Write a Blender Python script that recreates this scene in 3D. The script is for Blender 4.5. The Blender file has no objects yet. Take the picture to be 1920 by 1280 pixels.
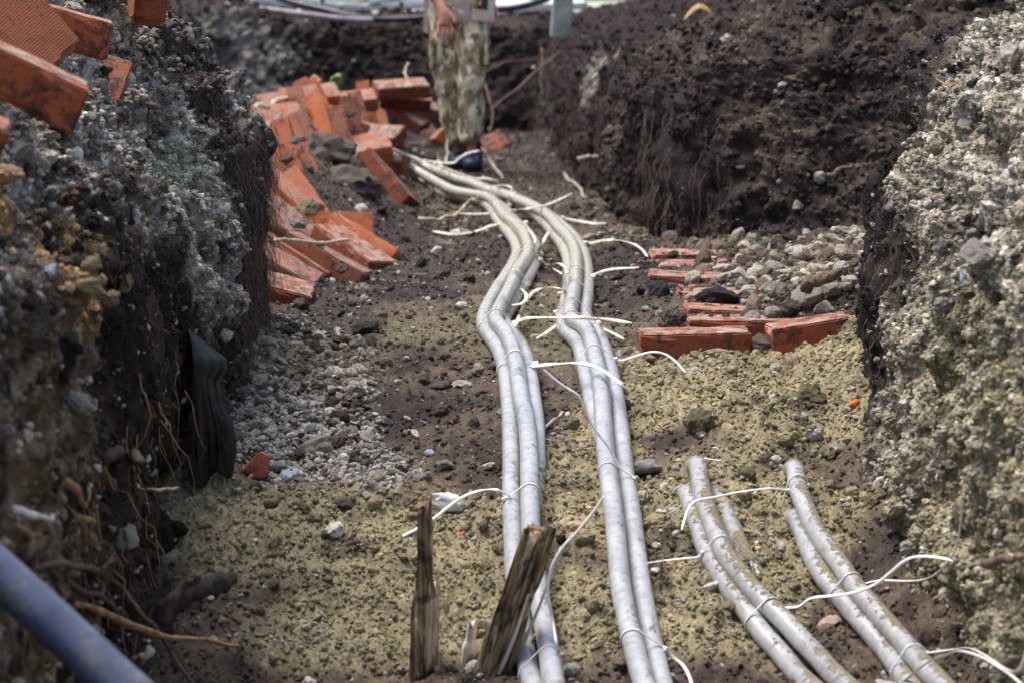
import bpy, bmesh, math, random
import numpy as np
from mathutils import Vector, Matrix

random.seed(7)
RNG = np.random.default_rng(11)
SC = bpy.context.scene
COL = SC.collection

# ------------------------------------------------------------------ camera
CZ = 1.20                      # eye height above the datum
FPX = 4533.0                   # 85 mm on a 36 mm sensor, in photograph pixels
TH = math.atan(640.0 / FPX)
CT, ST = math.cos(TH), math.sin(TH)
cam_d = bpy.data.cameras.new("camera")
cam_d.lens = 85.0
cam_d.sensor_width = 36.0
cam_d.clip_start = 0.05
cam_d.clip_end = 500.0
cam_d.dof.use_dof = True
cam_d.dof.focus_distance = 4.95
cam_d.dof.aperture_fstop = 6.3
cam = bpy.data.objects.new("camera", cam_d)
cam.location = (0, 0, CZ)
cam.rotation_euler = (math.pi / 2 - TH, 0, 0)
COL.objects.link(cam)
SC.camera = cam

# ------------------------------------------------------------------ sky, sun, exposure
SUN_EL, SUN_AZ = math.radians(70), math.radians(-72)
w = bpy.data.worlds.new("World")
SC.world = w
w.use_nodes = True
nt = w.node_tree
bg = nt.nodes["Background"]
sky = nt.nodes.new("ShaderNodeTexSky")
sky.sky_type = 'NISHITA'
sky.sun_disc = False
sky.sun_elevation = SUN_EL
sky.sun_rotation = SUN_AZ
sky.air_density = 1.0
sky.dust_density = 4.0
sky.ozone_density = 0.6
nt.links.new(sky.outputs[0], bg.inputs[0])
bg.inputs[1].default_value = 0.090
sun_d = bpy.data.lights.new("sun", 'SUN')
sun_d.energy = 1.45
sun_d.angle = math.radians(36)
sun_d.color = (1.0, 0.95, 0.88)
sun = bpy.data.objects.new("sun", sun_d)
sdir = Vector((math.sin(SUN_AZ) * math.cos(SUN_EL), math.cos(SUN_AZ) * math.cos(SUN_EL), math.sin(SUN_EL)))
sun.rotation_euler = sdir.to_track_quat('Z', 'Y').to_euler()
sun.location = (0, 0, 20)
COL.objects.link(sun)
SC.view_settings.view_transform = 'Standard'
SC.view_settings.look = 'None'
SC.view_settings.gamma = 1.0
SC.view_settings.use_curve_mapping = False
SC.view_settings.exposure = 1.40
SC.cycles.use_denoising = True
SC.cycles.max_bounces = 6

# ------------------------------------------------------------------ pixel <-> place helpers
def ray(px, py):
    return np.array([px - 960.0, FPX * CT + (640 - py) * ST, -FPX * ST + (640 - py) * CT])

def at(px, py, Y):
    d = ray(px, py)
    return np.array([0, 0, CZ]) + d * (Y / d[1])

def project(P):
    x, y, z = P[..., 0], P[..., 1], P[..., 2] - CZ
    dep = y * CT - z * ST
    up = y * ST + z * CT
    return 960 + FPX * x / dep, 640 - FPX * up / dep

FT = [(290, 12.6), (350, 10.0), (450, 7.8), (550, 6.35), (650, 5.5), (700, 5.2), (800, 4.8), (900, 4.5),
      (1000, 4.27), (1100, 4.08), (1200, 3.92), (1280, 3.8)]
_fy = [16.5] + [b for a, b in FT] + [2.8, 1.0]
_fz = [at(960, 290, 12.6)[2] - .02] + [at(960, a, b)[2] for a, b in FT]
_fz = _fz + [_fz[-1] - .03, _fz[-1] - .05]
_o = np.argsort(_fy)
_fy = np.array(_fy)[_o]; _fz = np.array(_fz)[_o]

def G(x, c, s):
    return np.exp(-((x - c) / s) ** 2)

def H(X, Y):
    z = np.interp(Y, _fy, _fz)
    z = z + .36 * G(X, -1.02, .46) * G(Y, 10.4, 1.9)
    z = z + .17 * G(X, -.92, .30) * G(Y, 7.5, .9)
    z = z + .15 * G(X, -.60, .17) * G(Y, 9.0, .65)
    z = z + .10 * G(X, -.72, .22) * G(Y, 8.1, .6)
    z = z + .085 * G(X, .95, .22) * G(Y, 6.35, .55)
    bx = np.clip((X - .20) / .16, 0, 1) * np.clip((Y - 5.44) / .10, 0, 1) * np.clip((7.6 - Y) / .5, 0, 1)
    z = z + .0555 * bx * bx * (3 - 2 * bx)
    z = z + .05 * G(X, .50, .25) * G(Y, 4.95, .30)
    z = z + .03 * G(X, .40, .12) * G(Y, 4.62, .16)
    z = z + .07 * G(X, -.62, .14) * G(Y, 4.42, .22)
    z = z + .07 * G(X, -.62, .12) * G(Y, 5.35, .45)
    z = z + .12 * G(X, .82, .12) * (Y < 5.9) * np.clip((5.9 - Y) / .3, 0, 1)
    z = z + .16 * G(X, .35, .30) * G(Y, 12.6, 1.0)
    return z

_YS = np.arange(1.5, 16.4, .004)
def hit(px, py, h=0.0):
    d = ray(px, py)
    P = d[None, :] * (_YS / d[1])[:, None]
    P[:, 2] += CZ
    gap = P[:, 2] - H(P[:, 0], P[:, 1]) - h
    if (gap <= 0).any(): return P[np.argmax(gap <= 0)]
    far = P[:, 1] > 8
    return P[int(np.argmin(np.where(far & (P[:, 1] < 13), gap, 9)))]

# ------------------------------------------------------------------ numpy noise
_perm = np.random.default_rng(5).permutation(256).astype(np.int32)
_perm = np.concatenate([_perm, _perm, _perm])
_rnd = (np.random.default_rng(6).random(256) * 2 - 1).astype(np.float32)

def vnoise(x, y, z):
    xi = np.floor(x).astype(np.int32); yi = np.floor(y).astype(np.int32); zi = np.floor(z).astype(np.int32)
    fx = (x - xi).astype(np.float32); fy = (y - yi).astype(np.float32); fz = (z - zi).astype(np.float32)
    xi &= 255; yi &= 255; zi &= 255
    ux = fx * fx * (3 - 2 * fx); uy = fy * fy * (3 - 2 * fy); uz = fz * fz * (3 - 2 * fz)
    a0 = _perm[xi]; a1 = _perm[xi + 1]
    b00 = _perm[a0 + yi]; b01 = _perm[a0 + yi + 1]; b10 = _perm[a1 + yi]; b11 = _perm[a1 + yi + 1]
    def l(b0, b1):
        return _rnd[_perm[b0 + zi]] , _rnd[_perm[b0 + zi + 1]], _rnd[_perm[b1 + zi]], _rnd[_perm[b1 + zi + 1]]
    p00a, p00b, p10a, p10b = l(b00, b10)
    p01a, p01b, p11a, p11b = l(b01, b11)
    x0a = p00a + ux * (p10a - p00a); x0b = p00b + ux * (p10b - p00b)
    x1a = p01a + ux * (p11a - p01a); x1b = p01b + ux * (p11b - p01b)
    ya = x0a + uy * (x1a - x0a); yb = x0b + uy * (x1b - x0b)
    return ya + uz * (yb - ya)

def noise(P, s, off=0.0):
    if np.isscalar(s): s = (s, s, s)
    return vnoise(P[..., 0] * s[0] + 31.7 + off, P[..., 1] * s[1] + 17.3 + off * 1.7, P[..., 2] * s[2] + 71.1 - off)

def fbm(P, s, oct=3, off=0.0):
    if np.isscalar(s): s = (s, s, s)
    t = 0; a = 1.0; n = 0
    for k in range(oct):
        f = 2.03 ** k
        t = t + a * noise(P, (s[0] * f, s[1] * f, s[2] * f), off + 9.1 * k); n += a; a *= .5
    return t / n

def billow(P, s, off=0.0):
    "rounded lumps with creases between them"
    return np.abs(noise(P, s, off)) * 2 - .5

def sstep(a, b, x):
    t = np.clip((x - a) / (b - a), 0, 1)
    return t * t * (3 - 2 * t)

def mixc(c, d, m):
    return c + (np.array(d, dtype=np.float32) - c) * m[..., None]

# ------------------------------------------------------------------ object helpers
def tag(o, label=None, cat=None, group=None, kind=None):
    if label: o['label'] = label
    if cat: o['category'] = cat
    if group: o['group'] = group
    if kind: o['kind'] = kind
    return o

def link_mesh(name, me, mat=None, parent=None):
    o = bpy.data.objects.new(name, me)
    COL.objects.link(o)
    if mat and not me.materials: me.materials.append(mat)
    if parent: o.parent = parent
    return o

def mesh_np(name, V, F, smooth=True):
    me = bpy.data.meshes.new(name)
    V = np.asarray(V, dtype=np.float32)
    me.from_pydata(V.tolist() if len(V) < 5000 else [], [], F if len(V) < 5000 else [])
    if len(V) >= 5000:
        F = np.asarray(F, dtype=np.int32)
        me.vertices.add(len(V)); me.vertices.foreach_set("co", V.ravel())
        n, k = F.shape
        me.loops.add(n * k); me.loops.foreach_set("vertex_index", F.ravel())
        me.polygons.add(n)
        me.polygons.foreach_set("loop_start", np.arange(0, n * k, k, dtype=np.int32))
    me.update(calc_edges=True)
    if smooth:
        me.polygons.foreach_set("use_smooth", np.ones(len(me.polygons), dtype=bool))
    return me

def empty(name, loc):
    o = bpy.data.objects.new(name, None)
    o.empty_display_size = .05
    o.location = [float(v) for v in loc]
    COL.objects.link(o)
    return o

def spline(pts, n):
    "Catmull-Rom through pts resampled to n points"
    P = np.asarray(pts, dtype=float)
    if len(P) == 2:
        t = np.linspace(0, 1, n)[:, None]
        return P[0] * (1 - t) + P[1] * t
    Q = np.vstack([2 * P[0] - P[1], P, 2 * P[-1] - P[-2]])
    out = []
    m = max(4, 4 * n // (len(P) - 1))
    for i in range(len(P) - 1):
        p0, p1, p2, p3 = Q[i:i + 4]
        t = np.linspace(0, 1, m, endpoint=False)[:, None]
        out.append(.5 * (2 * p1 + (p2 - p0) * t + (2 * p0 - 5 * p1 + 4 * p2 - p3) * t ** 2 + (3 * p1 - p0 - 3 * p2 + p3) * t ** 3))
    out = np.vstack(out + [P[-1:]])
    d = np.r_[0, np.cumsum(np.linalg.norm(np.diff(out, axis=0), axis=1))]
    s = np.linspace(0, d[-1], n)
    return np.stack([np.interp(s, d, out[:, k]) for k in range(out.shape[1])], 1)

def tube(C, ra, rb=None, seg=8, rough=0.0, seed=0, up=(0, 0, 1), closed=False, fixed=False):
    "tube along centres C; ra/rb radii (scalars or arrays); returns V, F"
    C = np.asarray(C, dtype=float); n = len(C)
    ra = np.broadcast_to(ra, n); rb = ra if rb is None else np.broadcast_to(rb, n)
    if closed: T = np.roll(C, -1, 0) - np.roll(C, 1, 0)
    else: T = np.gradient(C, axis=0)
    T /= np.linalg.norm(T, axis=1)[:, None] + 1e-12
    N = np.zeros_like(C); u = np.array(up, float)
    for i in range(n):
        v = u - T[i] * (u @ T[i])
        if np.linalg.norm(v) < 1e-3: v = np.cross(T[i], [0.3, 0.8, 0.1])
        N[i] = v / np.linalg.norm(v)
        if not fixed: u = N[i]
    B = np.cross(T, N)
    a = np.linspace(0, 2 * math.pi, seg, endpoint=False)
    V = C[:, None, :] + ra[:, None, None] * np.cos(a)[None, :, None] * B[:, None, :] + rb[:, None, None] * np.sin(a)[None, :, None] * N[:, None, :]
    if rough:
        nn = fbm(V * 1.0 + seed * 3.1, 60, 2) * rough
        V = V + (V - C[:, None, :]) * nn[..., None]
    V = V.reshape(-1, 3).tolist(); F = []
    for i in range(n if closed else n - 1):
        j = (i + 1) % n
        for k in range(seg):
            l = (k + 1) % seg
            F.append((i * seg + k, i * seg + l, j * seg + l, j * seg + k))
    if not closed:
        F.append(tuple(range(seg - 1, -1, -1)))
        F.append(tuple((n - 1) * seg + k for k in range(seg)))
    return V, F

def local(V, o):
    return (np.asarray(V) - np.asarray(o)).tolist()

# ------------------------------------------------------------------ materials
def new_mat(name):
    m = bpy.data.materials.new(name); m.use_nodes = True
    t = m.node_tree; b = t.nodes["Principled BSDF"]
    return m, t, b

def nd(t, typ, **kw):
    n = t.nodes.new(typ)
    for k, v in kw.items():
        if k.startswith('i_'): n.inputs[k[2:].replace('_', ' ')].default_value = v
        else: setattr(n, k, v)
    return n

def mixn(t, fac, a, b, blend='MIX'):
    n = t.nodes.new("ShaderNodeMix"); n.data_type = 'RGBA'; n.blend_type = blend
    for sock, v in ((n.inputs[0], fac), (n.inputs[6], a), (n.inputs[7], b)):
        if hasattr(v, 'is_output'): t.links.new(v, sock)
        elif isinstance(v, (int, float)): sock.default_value = v
        else: sock.default_value = (*v, 1)
    return n.outputs[2]

def ramp(t, src, p0, p1, c0=(0, 0, 0), c1=(1, 1, 1)):
    r = t.nodes.new("ShaderNodeValToRGB")
    r.color_ramp.elements[0].position = p0; r.color_ramp.elements[1].position = p1
    r.color_ramp.elements[0].color = (*c0, 1); r.color_ramp.elements[1].color = (*c1, 1)
    t.links.new(src, r.inputs[0])
    return r.outputs[0]

def noisen(t, co, scale, detail=3, rough=.55):
    n = nd(t, "ShaderNodeTexNoise"); n.inputs["Scale"].default_value = scale
    n.inputs["Detail"].default_value = detail; n.inputs["Roughness"].default_value = rough
    t.links.new(co, n.inputs["Vector"])
    return n.outputs["Fac"]

def bump(t, b, h, dist, strength=1.0, prev=None):
    n = nd(t, "ShaderNodeBump"); n.inputs["Distance"].default_value = dist; n.inputs["Strength"].default_value = strength
    t.links.new(h, n.inputs["Height"])
    if prev is not None: t.links.new(prev, n.inputs["Normal"])
    if b is not None: t.links.new(n.outputs[0], b.inputs["Normal"])
    return n.outputs[0]

def soil_mat(name, instanced=False, bd=.0045):
    m, t, b = new_mat(name)
    at_ = nd(t, "ShaderNodeAttribute", attribute_name="tint", attribute_type='INSTANCER' if instanced else 'GEOMETRY')
    geo = nd(t, "ShaderNodeNewGeometry")
    co = geo.outputs["Position"]
    n1 = noisen(t, co, 170, 4, .65)
    v = ramp(t, n1, .30, .72, (.45, .45, .46), (1.55, 1.5, 1.45))
    c = mixn(t, 1.0, at_.outputs["Color"], v, 'MULTIPLY')
    if not instanced:
        n2 = noisen(t, co, 95, 2, .4)
        f = ramp(t, n2, .70, .76)
        c = mixn(t, f, c, (.29, .27, .24))
    t.links.new(c, b.inputs["Base Color"])
    b.inputs["Roughness"].default_value = .92
    b.inputs["Specular IOR Level"].default_value = .25
    b1 = bump(t, None, noisen(t, co, 120, 4, .7), bd, .9)
    bump(t, b, noisen(t, co, 420, 3, .6), bd * .3, .8, b1)
    return m

M = {}
M['soil'] = soil_mat("soil")
M['clod'] = soil_mat("clod", True, .0016)
M['soil_floor'] = soil_mat("soil_floor", False, .0035)

def brick_mat(name, base, dirt, ribs=True):
    m, t, b = new_mat(name)
    tc = nd(t, "ShaderNodeTexCoord"); oi = nd(t, "ShaderNodeObjectInfo")
    co = tc.outputs["Object"]
    add = nd(t, "ShaderNodeVectorMath", operation='ADD')
    sc_ = nd(t, "ShaderNodeVectorMath", operation='SCALE'); sc_.inputs[3].default_value = 13.0
    cmb = nd(t, "ShaderNodeCombineXYZ"); t.links.new(oi.outputs["Random"], cmb.inputs[0]); t.links.new(oi.outputs["Random"], cmb.inputs[2])
    t.links.new(cmb.outputs[0], sc_.inputs[0]); t.links.new(co, add.inputs[0]); t.links.new(sc_.outputs[0], add.inputs[1])
    cc = add.outputs[0]
    hue = ramp(t, oi.outputs["Random"], 0, 1, [x * f for x, f in zip(base, (.58, .66, .8))], [min(1, x * 1.15) for x in base])
    c = mixn(t, ramp(t, noisen(t, cc, 14, 3), .35, .7), hue, [x * f for x, f in zip(base, (.8, .72, .7))])
    c = mixn(t, ramp(t, noisen(t, cc, 160, 2), .2, .8), c, mixn(t, 1.0, c, (1.25, 1.3, 1.4), 'MULTIPLY'))
    # pale lime and cement dust lying on upward faces
    geo = nd(t, "ShaderNodeNewGeometry"); sep = nd(t, "ShaderNodeSeparateXYZ"); t.links.new(geo.outputs["True Normal"], sep.inputs[0])
    upf = ramp(t, sep.outputs[2], .45, .9)
    dm = mixn(t, 1.0, upf, ramp(t, noisen(t, cc, 22, 4, .65), .36, .62), 'MULTIPLY')
    c = mixn(t, dm, c, (.37, .27, .215))
    # smeared soil
    mud = ramp(t, noisen(t, cc, 24, 8, .80), dirt, dirt + .11)
    c = mixn(t, mud, c, mixn(t, ramp(t, noisen(t, cc, 60, 3), .4, .65), (.035, .027, .025), (.15, .12, .09)))
    mud2 = ramp(t, noisen(t, cc, 75, 3, .6), .66, .70)
    c = mixn(t, mud2, c, (.05, .04, .035))
    t.links.new(c, b.inputs["Base Color"]); b.inputs["Roughness"].default_value = .85
    b1 = bump(t, None, noisen(t, cc, 130, 4, .7), .0025, .8)
    b2 = bump(t, None, mud, .006, .8, b1)
    if ribs:
        wv = nd(t, "ShaderNodeTexWave"); wv.inputs["Scale"].default_value = 70; wv.inputs["Distortion"].default_value = .6
        wv.bands_direction = 'X'; t.links.new(co, wv.inputs["Vector"])
        bump(t, b, wv.outputs["Fac"], .0022, .8, b2)
    else:
        t.links.new(b2, b.inputs["Normal"])
    return m

M['brick'] = brick_mat("brick_clay", (.47, .138, .050), .59)
M['brick_dull'] = brick_mat("brick_dull_clay", (.32, .112, .060), .535)
M['brick_near'] = brick_mat("brick_muddy_clay", (.38, .098, .028), .52, False)
M['brick_red'] = brick_mat("brick_red_clay", (.29, .072, .027), .525, False)

def cable_mat(name, dust, cool):
    m, t, b = new_mat(name)
    geo = nd(t, "ShaderNodeNewGeometry"); co = geo.outputs["Position"]
    sep = nd(t, "ShaderNodeSeparateXYZ"); t.links.new(geo.outputs["Normal"], sep.inputs[0])
    c = mixn(t, ramp(t, noisen(t, co, 9, 3), .35, .7), cool, [x * .74 for x in cool])
    sy_ = nd(t, "ShaderNodeSeparateXYZ"); t.links.new(co, sy_.inputs[0])
    fr_ = nd(t, "ShaderNodeMapRange"); fr_.inputs[1].default_value = 5.0; fr_.inputs[2].default_value = 6.6; t.links.new(sy_.outputs[1], fr_.inputs[0])
    c = mixn(t, fr_.outputs[0], c, (.47, .445, .375))
    c = mixn(t, ramp(t, noisen(t, co, 60, 3, .6), .45, .75), c, mixn(t, 1.0, c, (.70, .67, .60), 'MULTIPLY'))
    # sand caught on the side that faces up and to the right
    def mad(a, k, add):
        n_ = nd(t, "ShaderNodeMath", operation='MULTIPLY_ADD'); t.links.new(a, n_.inputs[0]); n_.inputs[1].default_value = k
        if isinstance(add, float): n_.inputs[2].default_value = add
        else: t.links.new(add, n_.inputs[2])
        return n_.outputs[0]
    v_ = mad(sep.outputs[0], .8, mad(sep.outputs[2], .8, -.2))
    v_ = mad(noisen(t, co, 85, 7, .72), 5.5, mad(noisen(t, co, 11, 3, .5), 4.0, v_))
    big = nd(t, "ShaderNodeMath", operation='ADD'); t.links.new(v_, big.inputs[0]); big.inputs[1].default_value = -4.75
    mp = nd(t, "ShaderNodeMapRange"); mp.inputs[1].default_value = dust; mp.inputs[2].default_value = dust + .22
    t.links.new(big.outputs[0], mp.inputs[0]); dm = mp.outputs[0]
    c = mixn(t, dm, c, mixn(t, ramp(t, noisen(t, co, 190, 3, .7), .35, .65), (.13, .105, .06), (.29, .25, .155)))
    sp = ramp(t, noisen(t, co, 210, 4, .65), .64, .69)
    c = mixn(t, sp, c, (.11, .095, .07))
    t.links.new(c, b.inputs["Base Color"])
    r = mixn(t, dm, (.27, .27, .27), (.95, .95, .95)); t.links.new(r, b.inputs["Roughness"])
    b1 = bump(t, None, noisen(t, co, 35, 2, .5), .0012, .5)
    bump(t, b, dm, .003, .8, b1)
    return m
M['cable'] = cable_mat("cable_sheath_grey", 1.45, (.455, .475, .515))
M['cable_far'] = cable_mat("cable_sheath_pale", 1.9, (.60, .59, .55))
M['cable_dusty'] = cable_mat("cable_sheath_sandy", .52, (.42, .425, .44))

def plain(name, col, rough=.6, var=.25, scale=60, metallic=0, bumpd=0.001, spec=.5, stretch=None):
    m, t, b = new_mat(name)
    tc = nd(t, "ShaderNodeTexCoord"); co = tc.outputs["Object"]
    if stretch:
        mp = nd(t, "ShaderNodeMapping"); mp.inputs["Scale"].default_value = stretch; t.links.new(co, mp.inputs[0]); co = mp.outputs[0]
    n = noisen(t, co, scale, 4, .6)
    c = ramp(t, n, .3, .72, [x * (1 - var) for x in col], [min(1, x * (1 + var)) for x in col])
    t.links.new(c, b.inputs["Base Color"]); b.inputs["Roughness"].default_value = rough; b.inputs["Metallic"].default_value = metallic
    b.inputs["Specular IOR Level"].default_value = spec
    if bumpd: bump(t, b, n, bumpd, .8)
    return m

def tie_mat(name, clean, dirt, p):
    m, t, b = new_mat(name)
    geo = nd(t, "ShaderNodeNewGeometry"); co = geo.outputs["Position"]
    c = mixn(t, ramp(t, noisen(t, co, 45, 4, .6), p, p + .16), clean, dirt)
    t.links.new(c, b.inputs["Base Color"]); b.inputs["Roughness"].default_value = .42
    b.inputs["Subsurface Weight"].default_value = 0.0
    return m
M['tie'] = tie_mat("tie_nylon_white", (.84, .83, .80), (.45, .38, .27), .62)
M['tie_dirty'] = tie_mat("tie_nylon_dirty", (.78, .73, .60), (.34, .27, .17), .50)
M['plastic_black'] = plain("black_film", (.010, .0095, .010), .62, .5, 25, bumpd=.003, spec=.22)
M['pipe_blue'] = plain("pipe_blue_grey", (.075, .105, .20), .24, .6, 9, bumpd=.0015, spec=.8)
M['root_dark'] = plain("root_bark_dark", (.034, .025, .022), .9, .5, 60, bumpd=.003, stretch=(1, 1, 1))
M['root_tan'] = plain("root_bark_tan", (.36, .205, .095), .8, .5, 50, bumpd=.002)
M['root_brown'] = plain("root_bark_brown", (.13, .082, .058), .85, .5, 60, bumpd=.002)
M['twig_pale'] = plain("twig_pale", (.50, .42, .28), .8, .4, 45, bumpd=.002)
M['twig_grey'] = plain("twig_grey", (.32, .27, .23), .85, .45, 60, bumpd=.002)
M['stone_grey'] = plain("stone_grey", (.27, .25, .225), .9, .4, 35, bumpd=.004)
M['stone_pale'] = plain("stone_pale", (.44, .41, .34), .9, .35, 40, bumpd=.003)
M['stone_white'] = plain("stone_white", (.86, .86, .86), .9, .10, 60, bumpd=.004)
M['stone_blue'] = plain("stone_blue_grey", (.33, .38, .43), .7, .25, 40, bumpd=.001)
M['stone_yellow'] = plain("stone_yellow", (.34, .24, .12), .9, .35, 30, bumpd=.004)
M['stone_dark'] = plain("stone_dark", (.10, .08, .065), .9, .5, 40, bumpd=.004)
M['clod_dark'] = plain("clod_dark", (.022, .018, .019), .95, .6, 45, bumpd=.006)
M['clod_sand'] = plain("clod_sand", (.19, .165, .095), .95, .5, 70, bumpd=.006)
M['chip_orange'] = plain("chip_orange", (.60, .17, .05), .85, .3, 60, bumpd=.002)
M['green'] = plain("leaf_green", (.13, .26, .06), .5, .35, 30)
M['leaf_dry'] = plain("leaf_dry", (.42, .25, .09), .7, .4, 40)
M['leaf_grey'] = plain("leaf_grey", (.30, .23, .19), .7, .4, 60)
M['hose_black'] = plain("hose_black", (.020, .022, .030), .35, .3, 20)
M['hose_grey'] = plain("hose_grey", (.30, .27, .30), .5, .4, 15)
M['board_pale'] = plain("board_pale", (.62, .62, .60), .8, .3, 8, bumpd=.002)
M['board_green'] = plain("board_lichen", (.44, .46, .39), .85, .35, 10, bumpd=.003)

def pipe_mat():
    m, t, b = new_mat("weathered_pipe")
    tc = nd(t, "ShaderNodeTexCoord"); co = tc.outputs["Object"]
    c = ramp(t, noisen(t, co, 7, 4, .65), .35, .68, (.055, .072, .125), (.17, .195, .285))
    c = mixn(t, ramp(t, noisen(t, co, 26, 5, .7), .52, .62), c, (.21, .19, .20))
    c = mixn(t, ramp(t, noisen(t, co, 70, 4, .7), .60, .66), c, (.12, .09, .06))
    t.links.new(c, b.inputs["Base Color"])
    t.links.new(ramp(t, noisen(t, co, 20, 4), .3, .7, (.16,) * 3, (.5,) * 3), b.inputs["Roughness"])
    bump(t, b, noisen(t, co, 40, 4, .7), .002, .6)
    return m
M['pipe_blue'] = pipe_mat()
def wood_mat():
    m, t, b = new_mat("rotten_wood")
    tc = nd(t, "ShaderNodeTexCoord"); co = tc.outputs["Object"]
    mp = nd(t, "ShaderNodeMapping"); mp.inputs["Scale"].default_value = (1, 1, .10); t.links.new(co, mp.inputs[0]); s = mp.outputs[0]
    n = noisen(t, s, 150, 5, .65)
    n2 = noisen(t, s, 45, 4, .7)
    c = ramp(t, n, .38, .62, (.035, .024, .016), (.42, .28, .14))
    c = mixn(t, ramp(t, n2, .50, .55), c, (.66, .52, .33))
    c = mixn(t, ramp(t, noisen(t, co, 18, 4, .6), .54, .62), c, (.028, .020, .015))
    t.links.new(c, b.inputs["Base Color"]); b.inputs["Roughness"].default_value = .9
    bump(t, b, n, .006, 1.0)
    return m
M['wood'] = wood_mat()
M['wood_white'] = plain("bleached_splinter", (.74, .68, .58), .8, .35, 90, bumpd=.003, stretch=(1, 1, .12))

def camo_mat():
    m, t, b = new_mat("camouflage_cloth")
    tc = nd(t, "ShaderNodeTexCoord"); co = tc.outputs["Object"]
    mp = nd(t, "ShaderNodeMapping"); mp.inputs["Scale"].default_value = (1, 1, .55); t.links.new(co, mp.inputs[0]); s = mp.outputs[0]
    c = ramp(t, noisen(t, s, 17, 3), .45, .52, (.34, .25, .13), (.74, .64, .42))
    c = mixn(t, ramp(t, noisen(t, s, 26, 3, .6), .53, .57), c, (.22, .13, .075))
    c = mixn(t, ramp(t, noisen(t, s, 33, 3, .6), .58, .62), c, (.85, .80, .64))
    c = mixn(t, ramp(t, noisen(t, s, 12, 3, .6), .60, .64), c, (.33, .27, .08))
    t.links.new(c, b.inputs["Base Color"]); b.inputs["Roughness"].default_value = .9
    bump(t, b, noisen(t, s, 22, 3), .02, .8)
    return m
M['camo'] = camo_mat()
M['jacket'] = plain("jacket_cloth", (.58, .48, .39), .85, .15, 20, bumpd=.010)
M['jacket_dark'] = plain("jacket_lining", (.02, .025, .05), .8, .2, 20)
M['skin'] = plain("skin", (.62, .27, .19), .55, .12, 25, bumpd=0)
M['boot'] = plain("boot_rubber", (.012, .020, .045), .45, .4, 20)
M['hair'] = plain("hair_brown", (.05, .03, .02), .7, .3, 80)
M['eye'] = plain("eye_white", (.75, .73, .7), .3, .05, 20, bumpd=0)

# ------------------------------------------------------------------ soil sheets
C_DARK = np.array((.0165, .012, .0125), np.float32)
C_MID = np.array((.046, .034, .030), np.float32)
C_BROWN = np.array((.115, .088, .066), np.float32)
C_GREY = np.array((.300, .275, .235), np.float32)
C_LIGHT = np.array((.47, .45, .41), np.float32)
C_SAND = np.array((.215, .190, .118), np.float32)
C_CLAY = np.array((.29, .190, .085), np.float32)
C_ROOT = np.array((.052, .040, .040), np.float32)

def grid_faces(nu, nv):
    i = np.arange((nu - 1) * (nv - 1), dtype=np.int32)
    r = i // (nv - 1); c = i % (nv - 1); a = r * nv + c
    return np.stack([a, a + nv, a + nv + 1, a + 1], 1)

def normals(P):
    du = np.gradient(P, axis=0); dv = np.gradient(P, axis=1)
    n = np.cross(du, dv)
    return n / (np.linalg.norm(n, axis=2)[..., None] + 1e-12)

def sheet(name, P, tint, label=None):
    nu, nv = P.shape[:2]
    me = mesh_np(name, P.reshape(-1, 3), grid_faces(nu, nv))
    a = me.color_attributes.new("tint", 'FLOAT_COLOR', 'POINT')
    c = np.ones((nu * nv, 4), np.float32); c[:, :3] = np.clip(tint.reshape(-1, 3), .004, .9)
    a.data.foreach_set("color", c.ravel())
    o = link_mesh(name, me, M['soil_floor' if name == 'trench_floor' else 'soil'])
    return tag(o, kind='structure')

SHEETS = {}

def ell(P, px, py, rx, ry):
    "soft oval patch on the floor, given by where it lies"
    c = hit(px, py); s = FPX / c[1]
    y1 = hit(px, py - ry)[1]; y0 = hit(px, min(py + ry, 1275))[1]
    ryy = max((y1 - y0) / 2, .06)
    q = ((P[..., 0] - c[0]) / (rx / s)) ** 2 + ((P[..., 1] - (y0 + y1) / 2) / ryy) ** 2
    return np.clip(1.35 - np.sqrt(q), 0, 1)

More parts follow.
